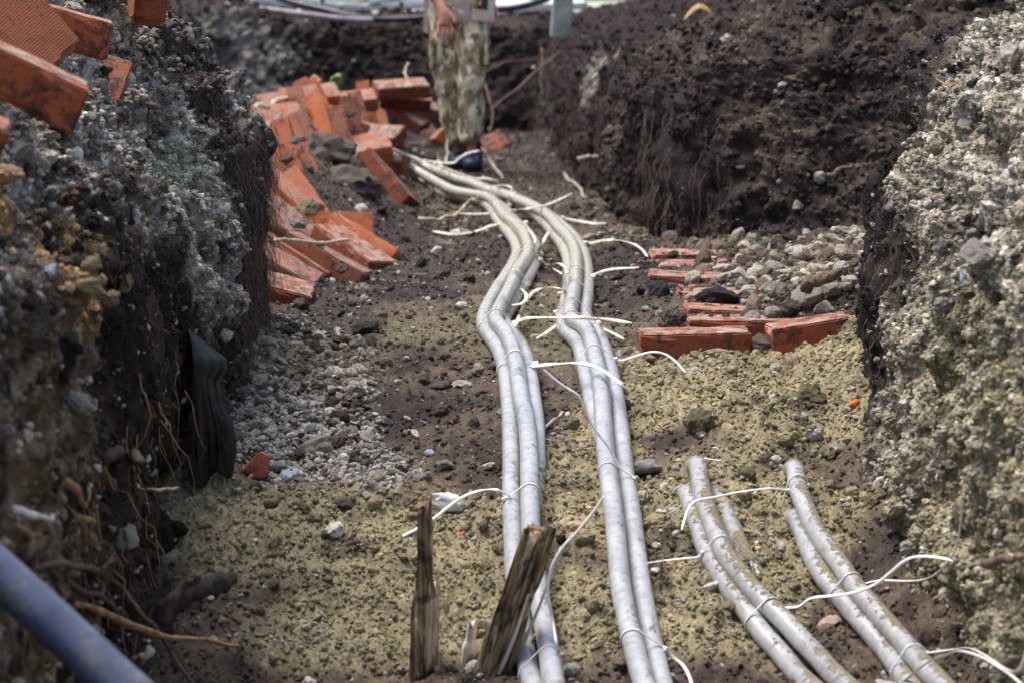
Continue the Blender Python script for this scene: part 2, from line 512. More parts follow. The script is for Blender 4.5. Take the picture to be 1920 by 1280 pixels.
def make_floor():
    nu, nv = 640, 500
    Y = np.exp(np.linspace(math.log(2.2), math.log(16.0), nu))
    xl = np.interp(Y, [2, 5.4, 6.2, 8, 16], [-.95, -.95, -2.0, -2.3, -2.0])
    xr = np.interp(Y, [2, 5.4, 6.2, 7.5, 9, 16], [1.15, 1.2, 1.6, 1.5, .75, .6])
    u = np.linspace(0, 1, nv)
    X = xl[:, None] + (xr - xl)[:, None] * u[None, :]
    YY = np.repeat(Y[:, None], nv, 1)
    P = np.stack([X, YY, H(X, YY)], 2)
    # patches
    e = fbm(P, 7, 3, 3) * .55
    sand = np.zeros_like(X)
    for a in ((1420, 760, 300, 110), (1350, 990, 260, 190), (620, 1010, 330, 110), (1120, 900, 140, 120), (1100, 1180, 160, 130),
              (820, 1160, 300, 120), (1300, 1180, 250, 160), (400, 930, 110, 60)):
        sand = np.maximum(sand, ell(P, *a))
    sand = sstep(.18, .62, sand + e)
    grav = np.zeros_like(X)
    for a in ((560, 850, 150, 80), (620, 880, 170, 60), (520, 800, 90, 60)):
        grav = np.maximum(grav, ell(P, *a))
    grav = sstep(.25, .7, grav + e)
    dark = np.zeros_like(X)
    for a in ((620, 620, 140, 60), (800, 500, 260, 90), (1180, 530, 110, 80), (760, 770, 130, 40), (1050, 830, 70, 70), (600, 470, 120, 60)):
        dark = np.maximum(dark, ell(P, *a))
    dark = sstep(.2, .7, dark + e)
    rubble = sstep(.3, .7, ell(P, 560, 760, 170, 160) + e)
    tan = sstep(.45, .75, noise(P, (3.5, 1.6, 1), 8) * .5 + .5) * sstep(4.9, 5.4, YY) * (.7 - .5 * sstep(7.5, 9.5, YY))
    # relief
    rel = .016 * fbm(P, 5, 2, 1) + .012 * fbm(P, 16, 2, 2)
    lump = .009 * billow(P, (30, 22, 30), 4) + .0055 * billow(P, (75, 55, 60), 5)
    fine = .0045 * noise(P, (150, 110, 100), 6) + .002 * noise(P, 260, 7)
    amp = .75 + .7 * grav + .6 * rubble + .35 * sand - .1 * dark
    far = np.clip((9 - YY) / 5, .35, 1)
    z = rel + (lump * amp * (1 - .45 * sand)) * far + fine * (1 + .6 * sand)
    # clods of sand standing up on the right
    z += sand * .016 * np.maximum(0, fbm(P, 13, 3, 21) - .12) * 2
    P[..., 2] += z
    n1 = fbm(P, 11, 3, 12); n2 = noise(P, (60, 45, 50), 13)
    t = np.broadcast_to(C_BROWN * .82, P.shape).copy()
    t = mixc(t, C_MID, sstep(-.1, .35, n1))
    t = mixc(t, C_SAND * .75, tan)
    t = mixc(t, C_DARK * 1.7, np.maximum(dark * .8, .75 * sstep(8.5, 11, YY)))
    t = mixc(t, C_SAND, sand)
    t = mixc(t, C_SAND * np.array((1.25, 1.22, 1.2)), sand * sstep(.0, .4, n1))
    t = mixc(t, C_MID, sand * sstep(.34, .6, fbm(P, 9, 3, 31)) * .7)
    t = mixc(t, C_GREY, rubble * .55 * sstep(-.2, .3, n2))
    t = mixc(t, C_LIGHT * .55, grav * sstep(-.35, .25, n2))
    t *= (1 + .35 * n2)[..., None]
    sheet('trench_floor', P, t)
    SHEETS['floor'] = (P, t, dict(sand=sand, grav=grav, dark=dark, rubble=rubble))

def bank(name, ctrl, nu, vseg, side, disp, colour, smooth=6):
    """ctrl rows: X, Y, [(offset, z) ...]; side +1 when the solid lies to the right of the walking direction"""
    C = np.array([(a, b) for a, b, _ in ctrl], float)
    d = np.r_[0, np.cumsum(np.linalg.norm(np.diff(C, axis=0), axis=1))]
    # finer spacing near the viewer
    s0 = np.linspace(0, d[-1], 400)
    yy = np.interp(s0, d, C[:, 1])
    wgt = 1 / np.clip(yy, 3.0, 20)
    cw = np.r_[0, np.cumsum((wgt[1:] + wgt[:-1]) / 2)]
    s = np.interp(np.linspace(0, cw[-1], nu), cw, s0)
    X = np.interp(s, d, C[:, 0]); Y = np.interp(s, d, C[:, 1])
    prof = np.array([p for _, _, p in ctrl], float)            # n x k x 2
    k = prof.shape[1]
    pr = np.stack([np.stack([np.interp(s, d, prof[:, j, c]) for c in range(2)], 1) for j in range(k)], 1)   # nu x k x 2
    ker = np.exp(-np.linspace(-2, 2, 4 * smooth + 1) ** 2); ker /= ker.sum()
    def sm(a):
        p = np.pad(a, 2 * smooth, mode='edge'); return np.convolve(p, ker, 'valid')
    dx = np.diff(X).mean()
    X0, Y0 = X[0], Y[0]; X = sm(X); Y = sm(Y)
    for j in range(k):
        for c in range(2): pr[:, j, c] = sm(pr[:, j, c])
    tx, ty = np.gradient(X), np.gradient(Y)
    L = np.hypot(tx, ty) + 1e-9
    ox, oy = side * ty / L, -side * tx / L
    v = np.concatenate([np.linspace(j, j + 1, m, endpoint=False) for j, m in enumerate(vseg)] + [[len(vseg)]])
    nv = len(v)
    i0 = np.minimum(v.astype(int), k - 2); f = v - i0
    off = pr[:, i0, 0] * (1 - f) + pr[:, i0 + 1, 0] * f
    zz = pr[:, i0, 1] * (1 - f) + pr[:, i0 + 1, 1] * f
    kv = np.exp(-np.linspace(-2, 2, 25) ** 2); kv /= kv.sum()
    def smv(a):
        p = np.pad(a, ((0, 0), (12, 12)), mode='edge'); return np.apply_along_axis(lambda r: np.convolve(r, kv, 'valid'), 1, p)
    off = smv(off); zz = smv(zz)
    P = np.stack([X[:, None] + ox[:, None] * off, Y[:, None] + oy[:, None] * off, zz], 2)
    N = normals(P)
    # make normals point to the trench / up
    ref = np.stack([-ox, -oy, np.full_like(ox, .6)], 1)[:, None, :]
    flip = np.sign((N * ref).sum(2)); flip[flip == 0] = 1
    flip = np.sign(flip.mean())
    N = N * flip
    masks = {}
    P2, masks = disp(P, N, v)
    t = colour(P2, N, masks)
    sheet(name, P2, t)
    SHEETS[name] = (P2, t, masks)

def ball(P, px, py, Y, r):
    c = at(px, py, Y)
    q = np.linalg.norm((P - c) / np.asarray(r), axis=2)
    return np.clip(1.4 - q, 0, 1)

def wall_relief(P, N, root, clod, rough=1.0):
    big = .045 * fbm(P, 3.2, 3, 41) * rough
    mid = .030 * billow(P, (13, 11, 10), 42) + .022 * fbm(P, 24, 2, 43)
    stria = .036 * (np.abs(noise(P, (34, 26, 3.0), 44)) - .3) + .018 * noise(P, (85, 60, 8), 45)
    lump = .009 * billow(P, (36, 30, 36), 46) + .0055 * billow(P, (85, 60, 85), 47) + .004 * noise(P, (150, 65, 150), 48)
    fine = .0025 * noise(P, (220, 70, 220), 49)
    d = big + mid * (.65 + .5 * clod) + stria * root + lump * (.45 + .85 * clod) + fine
    return P + N * d[..., None]

# ---- left near bank
zc = CZ
def lp(o1, z1, o2, z2, o3, z3, o4, z4, zb):
    return [(-.03, zb), (0.0, zb + .12), (o1, z1), (o2, z2), (o3, z3), (o4, z4)]

def left_disp(P, N, v):
    X, Y, Z = P[..., 0], P[..., 1], P[..., 2]
    e = fbm(P, 5, 3, 51)
    hi = sstep(-.50, -.30, (Z - zc) + .16 * e + .10 * np.clip(4.6 - Y, -1, 1) * -1)     # gravelly shoulder
    mid = sstep(.2, .7, ball(P, 370, 360, 4.8, (.4, .45, .24)) + .4 * e)
    grey = np.maximum(hi, mid)
    end = sstep(.1, .5, (X * 0 + (Y - 4.84)) * 2.2 + .25 * e)                            # dark rooty end of the block
    end = np.maximum(end, sstep(.2, .6, ball(P, 465, 420, 5.5, (.12, .5, .38)) + .25 * e))
    grey = grey * (1 - .9 * end * (Z < zc - .22))
    clay = sstep(.3, .7, np.maximum(ball(P, 200, 530, 3.55, (.3, .22, .10)), .9 * ball(P, 150, 380, 3.4, (.3, .10, .12))) + .45 * fbm(P, 9, 2, 52))
    root = np.clip(1 - grey * .8, 0, 1)
    P2 = wall_relief(P, N, root * (.75 + .5 * end), np.clip(grey + clay, 0, 1), 1.15)
    # hollows scooped out of the face
    for a in ((230, 650, 3.75, .10, .07), (330, 590, 4.35, .07, .06), (300, 880, 4.2, .09, .05), (330, 960, 4.35, .10, .06), (120, 800, 3.3, .10, .05), (420, 360, 5.2, .09, .04)):
        b = ball(P, a[0], a[1], a[2], a[3])
        P2 = P2 - N * (a[4] * sstep(0, 1, b))[..., None]
    return P2, dict(grey=grey, clay=clay, root=root, end=end)

def left_col(P, N, m):
    n1 = fbm(P, 14, 3, 61); n2 = noise(P, 55, 62); st = noise(P, (60, 40, 6), 63)
    t = np.broadcast_to(C_DARK * 1.25, P.shape).copy()
    t = mixc(t, C_MID * np.array((1.35, 1.15, .95)), sstep(.0, .45, st + .3 * n1))
    low = sstep(3.9, 3.2, P[..., 1]) * sstep(-.25, -.6, P[..., 2] - zc)
    t = mixc(t, (.17, .118, .066), low * sstep(-.30, .25, n1 + .3 * st))
    t = mixc(t, (.26, .21, .15), low * sstep(.25, .6, n2 + .4 * n1) * .8)
    t = mixc(t, C_GREY * .78, m['grey'] * sstep(-.45, .05, n1 + .35 * n2))
    t = mixc(t, C_LIGHT * .85, m['grey'] * sstep(.2, .6, n2 + .3 * n1))
    t = mixc(t, C_CLAY, m['clay'] * sstep(-.35, .1, n2 + n1))
    gr = sstep(.3, .7, ball(P, 290, 320, 4.6, (.15, .3, .07)))
    t = mixc(t, (.22, .25, .18), gr * .7)
    wh = sstep(.3, .8, np.maximum(ball(P, 440, 230, 5.55, (.09, .3, .12)), ball(P, 40, 545, 3.0, (.2, .15, .06))))
    t = mixc(t, C_LIGHT * 1.05, wh * sstep(-.25, .2, n2))
    t = mixc(t, C_ROOT, m['end'] * (1 - .75 * wh) * .85)
    return t * (1 + .3 * n2)[..., None]

fb = lambda y: float(np.interp(y, _fy, _fz)) - .14
LB = []
for X, Y, zo in ((-.645, 2.1, 0), (-.64, 2.6, 0), (-.625, 3.4, 0), (-.615, 4.2, 0), (-.60, 4.9, .03), (-.585, 5.35, .08), (-.60, 5.60, .10), (-.72, 5.80, .08), (-1.15, 5.95, .05), (-1.9, 6.05, .05)):
    LB.append((X, Y, lp(.025 if zo < .02 else .004, zc - .40 + zo, .27 if zo < .02 else .24, zc - .03 + zo * .6, .62, zc + .12, 2.2, zc + .22, fb(Y))))

# ---- right near bank
def right_disp(P, N, v):
    X, Y, Z = P[..., 0], P[..., 1], P[..., 2]
    e = fbm(P, 6, 3, 71)
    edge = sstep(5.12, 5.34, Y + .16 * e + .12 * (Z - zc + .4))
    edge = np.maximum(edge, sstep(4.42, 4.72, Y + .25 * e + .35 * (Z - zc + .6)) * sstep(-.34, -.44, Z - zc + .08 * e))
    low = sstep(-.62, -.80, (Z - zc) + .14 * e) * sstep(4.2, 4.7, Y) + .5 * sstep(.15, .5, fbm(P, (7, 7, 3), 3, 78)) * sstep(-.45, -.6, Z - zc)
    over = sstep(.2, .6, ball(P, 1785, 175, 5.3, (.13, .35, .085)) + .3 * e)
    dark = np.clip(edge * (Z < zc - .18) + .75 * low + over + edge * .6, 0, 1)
    slot = sstep(.25, .7, np.maximum(ball(P, 1850, 1120, 3.9, (.06, .12, .12)), ball(P, 1770, 800, 4.7, (.05, .10, .10))) + .25 * e)
    top = sstep(-.10, .02, Z - zc + .08 * e)
    grey = np.clip(1 - dark - slot, 0, 1)
    P2 = wall_relief(P, N, dark * 1.1, grey, .9)
    P2 = P2 - N * (.05 * slot)[..., None] + N * (.06 * sstep(0, 1, over))[..., None]
    return P2, dict(grey=grey, dark=dark, top=top)

def right_col(P, N, m):
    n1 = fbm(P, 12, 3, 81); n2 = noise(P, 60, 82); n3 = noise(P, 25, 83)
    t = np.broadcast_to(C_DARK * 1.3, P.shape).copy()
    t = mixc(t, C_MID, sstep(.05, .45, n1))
    g = m['grey']
    t = mixc(t, C_GREY * np.array((.98, .95, .86)), g * sstep(-.6, -.1, n1 + .4 * n2))
    t = mixc(t, C_LIGHT * .95, g * sstep(.2, .6, n2 + .35 * n3))
    t = mixc(t, (.25, .225, .13), g * sstep(3.9, 4.6, 8.5 - P[..., 1]) * sstep(-.3, -.6, P[..., 2] - zc) * .7)
    t = mixc(t, C_MID * 1.2, m['top'] * sstep(-.1, .2, n1))
    return t * (1 + .28 * n2)[..., None]

RB = []
for X, Y, zo in ((.77, 2.3, 0), (.76, 2.6, 0), (.73, 3.6, 0), (.70, 4.3, 0), (.715, 4.8, 0), (.77, 5.25, 0), (.82, 5.50, 0), (.95, 5.72, 0), (1.4, 5.88, .03), (1.9, 5.95, .05)):
    RB.append((X, Y, lp(.05, zc - .42, .20, zc - .13, .52, zc + .14, 2.2, zc + .25, fb(Y))))

# ---- right middle bank, running away to the far end
def mid_disp(P, N, v):
    X, Y, Z = P[..., 0], P[..., 1], P[..., 2]
    e = fbm(P, 5, 3, 91)
    face = sstep(.3, .7, ball(P, 1310, 300, 8.0, (.22, .7, .30)) + .3 * e)
    face = np.maximum(face, .6 * sstep(8.6, 9.4, Y))
    loose = np.clip(1 - face, 0, 1)
    P2 = wall_relief(P, N, face * 1.25, loose * .8, 1.3)
    gr = sstep(.35, .75, np.maximum(ball(P, 1095, 150, 10.5, (.16, .5, .13)), ball(P, 1130, 110, 9.6, (.12, .4, .08))) + .4 * e)
    return P2, dict(face=face, loose=loose, gr=gr)

def mid_col(P, N, m):
    n1 = fbm(P, 9, 3, 95); n2 = noise(P, 45, 96)
    t = np.broadcast_to(C_DARK * 1.25, P.shape).copy()
    t = mixc(t, C_MID * np.array((.98, .92, .90)), m['loose'] * sstep(-.45, .1, n1))
    t = mixc(t, C_BROWN * .72, m['loose'] * sstep(.1, .5, n1 + .3 * n2) * .8)
    t = mixc(t, C_DARK * 1.15, m['face'] * .85)
    t = mixc(t, C_GREY * .7, m['gr'] * .75)
    return t * (1 + .3 * n2)[..., None]

def mp_(o1, z1, o2, z2, o3, z3, o4, z4, zb):
    return [(-.04, zb), (.02, zb + .14), (o1, z1), (o2, z2), (o3, z3), (o4, z4)]
MB = []
for X, Y, o1, z1, o2, z2 in ((2.6, 6.3, .45, -.42, .75, -.12), (1.5, 6.62, .42, -.45, .72, -.14), (1.0, 6.95, .36, -.46, .62, -.15), (.72, 7.25, .20, -.42, .46, -.18),
                             (.52, 7.6, .05, -.34, .15, -.18), (.40, 8.2, .04, -.34, .13, -.19), (.33, 9.2, .05, -.34, .18, -.15), (.25, 11, .08, -.36, .26, -.14),
                             (.17, 13, .08, -.36, .24, -.12), (.13, 15.0, .08, -.36, .24, -.12)):
    MB.append((X, Y, mp_(o1, zc + z1, o2, zc + z2, o2 + .55, zc + .02, 2.6, zc + .14, fb(Y))))

# ---- far left bank
def far_disp(P, N, v):
    e = fbm(P, 4, 3, 101)
    slab = sstep(.3, .7, ball(P, 470, 90, 13.0, (.30, 1.6, .34)) + .3 * e)
    P2 = wall_relief(P, N, .9 + slab * .5, .5 * (1 - slab), 1.2)
    return P2, dict(slab=slab)
def far_col(P, N, m):
    n1 = fbm(P, (9, 9, 4), 3, 105)
    t = np.broadcast_to(C_DARK * 1.6, P.shape).copy()
    t = mixc(t, C_MID * 1.2, sstep(-.2, .3, n1))
    t = mixc(t, (.20, .185, .155), m['slab'] * sstep(-.35, .15, n1))
    return t
FB = []
for X, Y in ((-2.8, 7.0), (-2.0, 8.6), (-1.55, 10.5), (-1.28, 12.5), (-1.12, 14.2), (-1.02, 15.3)):
    FB.append((X, Y, [(-.04, fb(Y)), (.02, fb(Y) + .14), (.20, zc - .36), (.42, zc - .06), (.9, zc + .02), (3.0, zc + .06)]))

# ---- end bank
def end_disp(P, N, v):
    P2 = wall_relief(P, N, np.full(P.shape[:2], .8), np.full(P.shape[:2], .7), 1.6)
    return P2, dict()
def end_col(P, N, m):
    n1 = fbm(P, 8, 3, 115)
    t = np.broadcast_to(C_DARK * 1.4, P.shape).copy()
    t = mixc(t, C_MID * 1.2, sstep(-.15, .35, n1))
    return t
EB = []
for X, Y in ((-2.2, 14.6), (-.9, 14.9), (.1, 14.9), (1.2, 14.7)):
    EB.append((X, Y, [(-.05, fb(Y)), (.02, fb(Y) + .15), (.22, zc - .45), (.42, zc - .17), (.75, zc - .13), (2.0, zc - .13)]))

make_floor()
bank('left_trench_wall', LB, 760, (16, 60, 150, 120, 40, 14), -1, left_disp, left_col)
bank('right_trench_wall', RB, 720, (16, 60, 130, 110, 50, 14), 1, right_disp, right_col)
bank('middle_trench_wall', MB, 560, (14, 50, 90, 70, 50, 20), 1, mid_disp, mid_col)
bank('far_trench_wall', FB, 170, (8, 30, 50, 30, 16, 10), -1, far_disp, far_col)
bank('end_trench_wall', EB, 200, (8, 30, 45, 20, 12, 8), -1, end_disp, end_col)

# open ground beyond the trench, out to the horizon
def far_ground():
    m, t, b = new_mat("far_ground")
    geo = nd(t, "ShaderNodeNewGeometry"); co = geo.outputs["Position"]
    c = ramp(t, noisen(t, co, .9, 4, .6), .42, .6, (.42, .41, .38), (.16, .19, .08))
    c = mixn(t, ramp(t, noisen(t, co, 6, 3), .5, .62), c, (.60, .60, .57))
    t.links.new(c, b.inputs["Base Color"]); b.inputs["Roughness"].default_value = .95
    bump(t, b, noisen(t, co, 20, 4), .05, .6)
    V = []; F = []
    ys = [15.9, 18, 22, 30, 50, 90, 180, 380]
    xs = np.linspace(-1, 1, 13)
    for y in ys:
        for x in xs:
            V.append((x * max(9.0, y * 1.1), y, zc - .145 + .02 * math.sin(x * 9 + y)))
    n = len(xs)
    for i in range(len(ys) - 1):
        for j in range(n - 1):
            a = i * n + j; F.append((a, a + 1, a + n + 1, a + n))
    tag(link_mesh('ground', mesh_np('ground', V, F), m), kind='structure')
far_ground()

# ------------------------------------------------------------------ scattered clods and gravel (uncountable)
def rock_tree(name, sub, nvar, mat, rough):
    g = bpy.data.node_groups.new(name, 'GeometryNodeTree')
    g.interface.new_socket("Geometry", in_out='INPUT', socket_type='NodeSocketGeometry')
    g.interface.new_socket("Geometry", in_out='OUTPUT', socket_type='NodeSocketGeometry')
    N = g.nodes; L = g.links
    gi = N.new("NodeGroupInput"); go = N.new("NodeGroupOutput")
    join = N.new("GeometryNodeJoinGeometry")
    for k in range(nvar):
        ico = N.new("GeometryNodeMeshIcoSphere"); ico.inputs["Radius"].default_value = 1; ico.inputs["Subdivisions"].default_value = sub
        tn = N.new("ShaderNodeTexNoise"); tn.noise_dimensions = '4D'; tn.inputs["Scale"].default_value = .9 if sub < 2 else 1.15; tn.inputs["Detail"].default_value = 4; tn.inputs["Roughness"].default_value = .62
        tn.inputs["W"].default_value = 3.7 * k + .3
        sub_ = N.new("ShaderNodeVectorMath"); sub_.operation = 'SUBTRACT'; sub_.inputs[1].default_value = (.5, .5, .5)
        scl = N.new("ShaderNodeVectorMath"); scl.operation = 'SCALE'; scl.inputs[3].default_value = rough
        L.new(tn.outputs["Color"], sub_.inputs[0]); L.new(sub_.outputs[0], scl.inputs[0])
        sp = N.new("GeometryNodeSetPosition"); L.new(ico.outputs["Mesh"], sp.inputs["Geometry"]); L.new(scl.outputs[0], sp.inputs["Offset"])
        sm = N.new("GeometryNodeSetMaterial"); sm.inputs["Material"].default_value = mat; L.new(sp.outputs[0], sm.inputs[0])
        src = sm.outputs[0]
        ti = N.new("GeometryNodeGeometryToInstance"); L.new(src, ti.inputs[0])
        L.new(ti.outputs[0], join.inputs[0])
    def attr(n, typ):
        a = N.new("GeometryNodeInputNamedAttribute"); a.data_type = typ; a.inputs["Name"].default_value = n
        return [o for o in a.outputs if o.enabled and o.name == "Attribute"][0]
    mp = N.new("GeometryNodeMeshToPoints"); L.new(gi.outputs[0], mp.inputs[0])
    iop = N.new("GeometryNodeInstanceOnPoints"); iop.inputs["Pick Instance"].default_value = True
    L.new(mp.outputs[0], iop.inputs["Points"]); L.new(join.outputs[0], iop.inputs["Instance"])
    L.new(attr("idx", 'INT'), iop.inputs["Instance Index"])
    e2r = N.new("FunctionNodeEulerToRotation"); L.new(attr("rot", 'FLOAT_VECTOR'), e2r.inputs[0])
    L.new(e2r.outputs[0], iop.inputs["Rotation"])
    L.new(attr("scl", 'FLOAT_VECTOR'), iop.inputs["Scale"])
    L.new(iop.outputs[0], go.inputs[0])
    return g

ROCK1 = rock_tree("scatter_small", 1, 5, M['clod'], 1.25)
ROCK2 = rock_tree("scatter_large", 3, 6, M['clod'], 1.35)

def scatter(name, sheetname, n, weight, smin, smax, pw, tintf, tree, flat=(.55, 1.0), sink=.25):
    P, t, m = SHEETS[sheetname]
    a = np.linalg.norm(np.cross(P[1:, :-1] - P[:-1, :-1], P[:-1, 1:] - P[:-1, :-1]), axis=2)
    Q = P[:-1, :-1]
    wgt = a * weight(Q, {k: q[:-1, :-1] for k, q in m.items()})
    if sheetname == 'trench_floor' or sheetname == 'floor':
        wgt = wgt * ~((Q[..., 1] < 5.5) & ((Q[..., 0] < -.70) | (Q[..., 0] > .86)))
    else:
        wgt = wgt * (Q[..., 2] < zc + .16) * (np.abs(Q[..., 0]) < 2.2)
    wgt = wgt * (np.abs(Q[..., 0]) < Q[..., 1] * .23 + .03)
    cum = np.cumsum(wgt.ravel()); cum /= cum[-1]
    i = np.searchsorted(cum, RNG.random(n)); r, c = np.divmod(i, a.shape[1])
    u = RNG.random(n)[:, None]; v = RNG.random(n)[:, None]
    p = P[r, c] + (P[r + 1, c] - P[r, c]) * u + (P[r, c + 1] - P[r, c]) * v
    col = t[r, c].copy()
    s = smin * (smax / smin) ** (RNG.random(n) ** pw)
    far = np.clip(p[:, 1] / 5.0, 1, 2.0) ** .6
    s = s * far
    sc3 = s[:, None] * np.stack([RNG.uniform(.75, 1.5, n), RNG.uniform(.55, 1.1, n), RNG.uniform(flat[0] * .7, flat[1] * .9, n)], 1)
    col = tintf(p, col, s)
    N = normals(P)[r, c]
    N = np.where(((np.array([0, 0, CZ]) - p) * N).sum(1, keepdims=True) < 0, -N, N)
    p = p + N * (s * (.5 - sink))[:, None]
    me = bpy.data.meshes.new(name)
    me.vertices.add(n); me.vertices.foreach_set("co", p.astype(np.float32).ravel())
    def setv(k, typ, data, key):
        at_ = me.attributes.new(k, typ, 'POINT'); at_.data.foreach_set(key, np.ascontiguousarray(data).ravel())
    tilt = np.stack([RNG.normal(0, .5, n), RNG.normal(0, .5, n), RNG.uniform(0, 6.28, n)], 1).astype(np.float32)
    setv("rot", 'FLOAT_VECTOR', tilt, "vector")
    setv("scl", 'FLOAT_VECTOR', sc3.astype(np.float32), "vector")
    setv("idx", 'INT', RNG.integers(0, 30, n).astype(np.int32) % 5, "value")
    c4 = np.ones((n, 4), np.float32); c4[:, :3] = np.clip(col, .004, .9)
    setv("tint", 'FLOAT_COLOR', c4, "color")
    o = link_mesh(name, me)
    md = o.modifiers.new("scatter", 'NODES'); md.node_group = tree
    tag(o, kind='stuff')
    return o

def jit(lo, hi, stone=.0, light=(.45, .43, .39)):
    def f(p, c, s):
        k = RNG.uniform(lo, hi, len(c))[:, None]
        c = c * k
        if stone:
            q = RNG.random(len(c)) < stone
            g = RNG.uniform(.5, 1.25, len(c))[:, None] * np.array(light)
            c = np.where(q[:, None], g, c)
        return c
    return f

near = lambda P: 1 / np.clip(P[..., 1], 3.5, 14) ** 1.4
scatter('floor_clods', 'floor', 90000, lambda P, m: near(P) * (.5 + .8 * m['rubble'] + .6 * m['grav'] + .9 * m['sand']), .0016, .0075, 1.5, jit(.78, 1.5, .03), ROCK1)
scatter('floor_lumps', 'floor', 2600, lambda P, m: near(P) * (.20 + 2.0 * m['rubble'] + .6 * m['grav'] + .25 * m['sand']) * (P[..., 1] < 9), .006, .019, 2.2, jit(.65, 1.4, .08), ROCK2)
scatter('floor_gravel', 'floor', 8000, lambda P, m: near(P) * (.025 + 2.0 * m['grav'] + .35 * m['rubble']), .0025, .011, 1.6, jit(.8, 1.2, .75, (.36, .34, .315)), ROCK1, (.5, .9), .2)
scatter('left_wall_gravel', 'left_trench_wall', 52000, lambda P, m: near(P) * (.5 + 1.3 * m['grey'] + .3 * m['clay']), .002, .011, 1.7, jit(.5, 2.1, .10), ROCK1, sink=.35)
scatter('left_wall_lumps', 'left_trench_wall', 1400, lambda P, m: near(P) * (.45 + 1.2 * m['grey'] + .2 * m['clay']), .005, .018, 2.0, jit(.6, 1.9, .06), ROCK2, sink=.4)
scatter('right_wall_gravel', 'right_trench_wall', 70000, lambda P, m: near(P) * (.4 + 1.4 * m['grey']), .0018, .009, 1.8, jit(.6, 1.45, .10), ROCK1, sink=.35)
scatter('right_wall_lumps', 'right_trench_wall', 1100, lambda P, m: near(P) * (.12 + 1.2 * m['grey']), .006, .018, 2.0, jit(.6, 1.35, .10), ROCK2, sink=.4)
scatter('middle_wall_clods', 'middle_trench_wall', 24000, lambda P, m: near(P) * (.14 + 1.4 * m['loose']), .003, .014, 1.9, jit(.6, 1.9, .012, (.3, .28, .25)), ROCK1, sink=.35)
scatter('end_wall_clods', 'end_trench_wall', 2500, lambda P, m: np.ones(P.shape[:2]), .008, .026, 1.8, jit(.6, 1.6, .05), ROCK1)
scatter('far_wall_clods', 'far_trench_wall', 2000, lambda P, m: 1.1 - m['slab'], .008, .024, 1.6, jit(.6, 1.6, .05), ROCK1)

# rubble spilled over the buried bricks on the right and stones among it
_P, _t, _m = SHEETS['floor']
def near_pt(P, c, r):
    return np.exp(-((P[..., 0] - c[0]) / r[0]) ** 2 - ((P[..., 1] - c[1]) / r[1]) ** 2)
scatter('brick_bed_rubble', 'floor', 2200, lambda P, m: near_pt(P, (.86, 6.2), (.20, .50)), .006, .022, 1.7, jit(.8, 1.8, .35, (.38, .35, .29)), ROCK2, sink=.0)
scatter('brick_bed_soil', 'floor', 6500, lambda P, m: near_pt(P, (.70, 6.3), (.30, .75)) * (P[..., 0] > .35), .002, .008, 1.6, jit(.6, 1.7, .08), ROCK1, sink=-.15)

# hanging fibrous rootlets on the cut faces (uncountable)
def rootlets(name, sheetname, n, weight, lmin, lmax, mat, rad=.0009, drift=None):
    P, t, m = SHEETS[sheetname]
    a = np.linalg.norm(np.cross(P[1:, :-1] - P[:-1, :-1], P[:-1, 1:] - P[:-1, :-1]), axis=2)
    wgt = a * weight(P[:-1, :-1], {k: q[:-1, :-1] for k, q in m.items()})
    cum = np.cumsum(wgt.ravel()); cum /= cum[-1]
    i = np.searchsorted(cum, RNG.random(n)); r, c = np.divmod(i, a.shape[1])
    p = P[r, c]; N = normals(P)[r, c]
    N = np.where(((np.array([0, 0, CZ]) - p) * N).sum(1, keepdims=True) < 0, -N, N)
    ns = 7
    L = RNG.uniform(lmin, lmax, n)
    k = np.linspace(0, 1, ns)
    w = np.cumsum(RNG.normal(0, 1, (n, ns, 3)), axis=1) * (L[:, None, None] * .055)
    path = p[:, None, :] + N[:, None, :] * (.010 + .010 * np.sin(k * 3.1)[None, :, None] * RNG.uniform(.3, 1.6, (n, 1, 1))) + w
    path[:, :, 2] -= (k[None, :] * L[:, None])
    if drift is not None:
        path += k[None, :, None] * L[:, None, None] * np.array(drift) * RNG.uniform(-.2, 1.0, (n, 1, 1))
    rr = RNG.uniform(.6, 1.7, n)[:, None, None] * rad
    side = np.array([.87, .5, 0]); sd2 = np.array([-.87, .5, 0]); sd3 = np.array([0, -1, 0])
    tap = (1 - .7 * k)[None, :, None]
    V = np.stack([path + side * rr * tap, path + sd2 * rr * tap, path + sd3 * rr * tap], 2).reshape(-1, 3)
    base = (np.arange(n) * ns * 3)[:, None, None] + (np.arange(ns - 1) * 3)[None, :, None]
    F = []
    for q in range(3):
        q2 = (q + 1) % 3
        F.append(np.stack([base[..., 0] + q, base[..., 0] + q2, base[..., 0] + 3 + q2, base[..., 0] + 3 + q], -1).reshape(-1, 4))
    me = mesh_np(name, V, np.concatenate(F))
    tag(link_mesh(name, me, mat), kind='stuff')
rootlets('left_wall_rootlets', 'left_trench_wall', 2600, lambda P, m: m['end'] * (P[..., 2] > zc - .75) * (P[..., 2] < zc - .2) * (P[..., 0] > -.9), .05, .22, M['root_brown'], .0006)
rootlets('left_wall_fibres', 'left_trench_wall', 700, lambda P, m: m['root'] * (P[..., 1] < 5) * (P[..., 2] < zc - .3) * (P[..., 1] > 2.6), .02, .10, M['root_brown'], .0006)
rootlets('left_root_tangle', 'left_trench_wall', 120, lambda P, m: (P[..., 1] < 4.3) * (P[..., 1] > 2.9) * (P[..., 2] < zc - .60), .05, .20, M['root_tan'], .0019, (.15, 1.6, .0))
rootlets('right_wall_rootlets', 'right_trench_wall', 500, lambda P, m: m['dark'] * (P[..., 1] < 5.7), .03, .12, M['root_brown'])
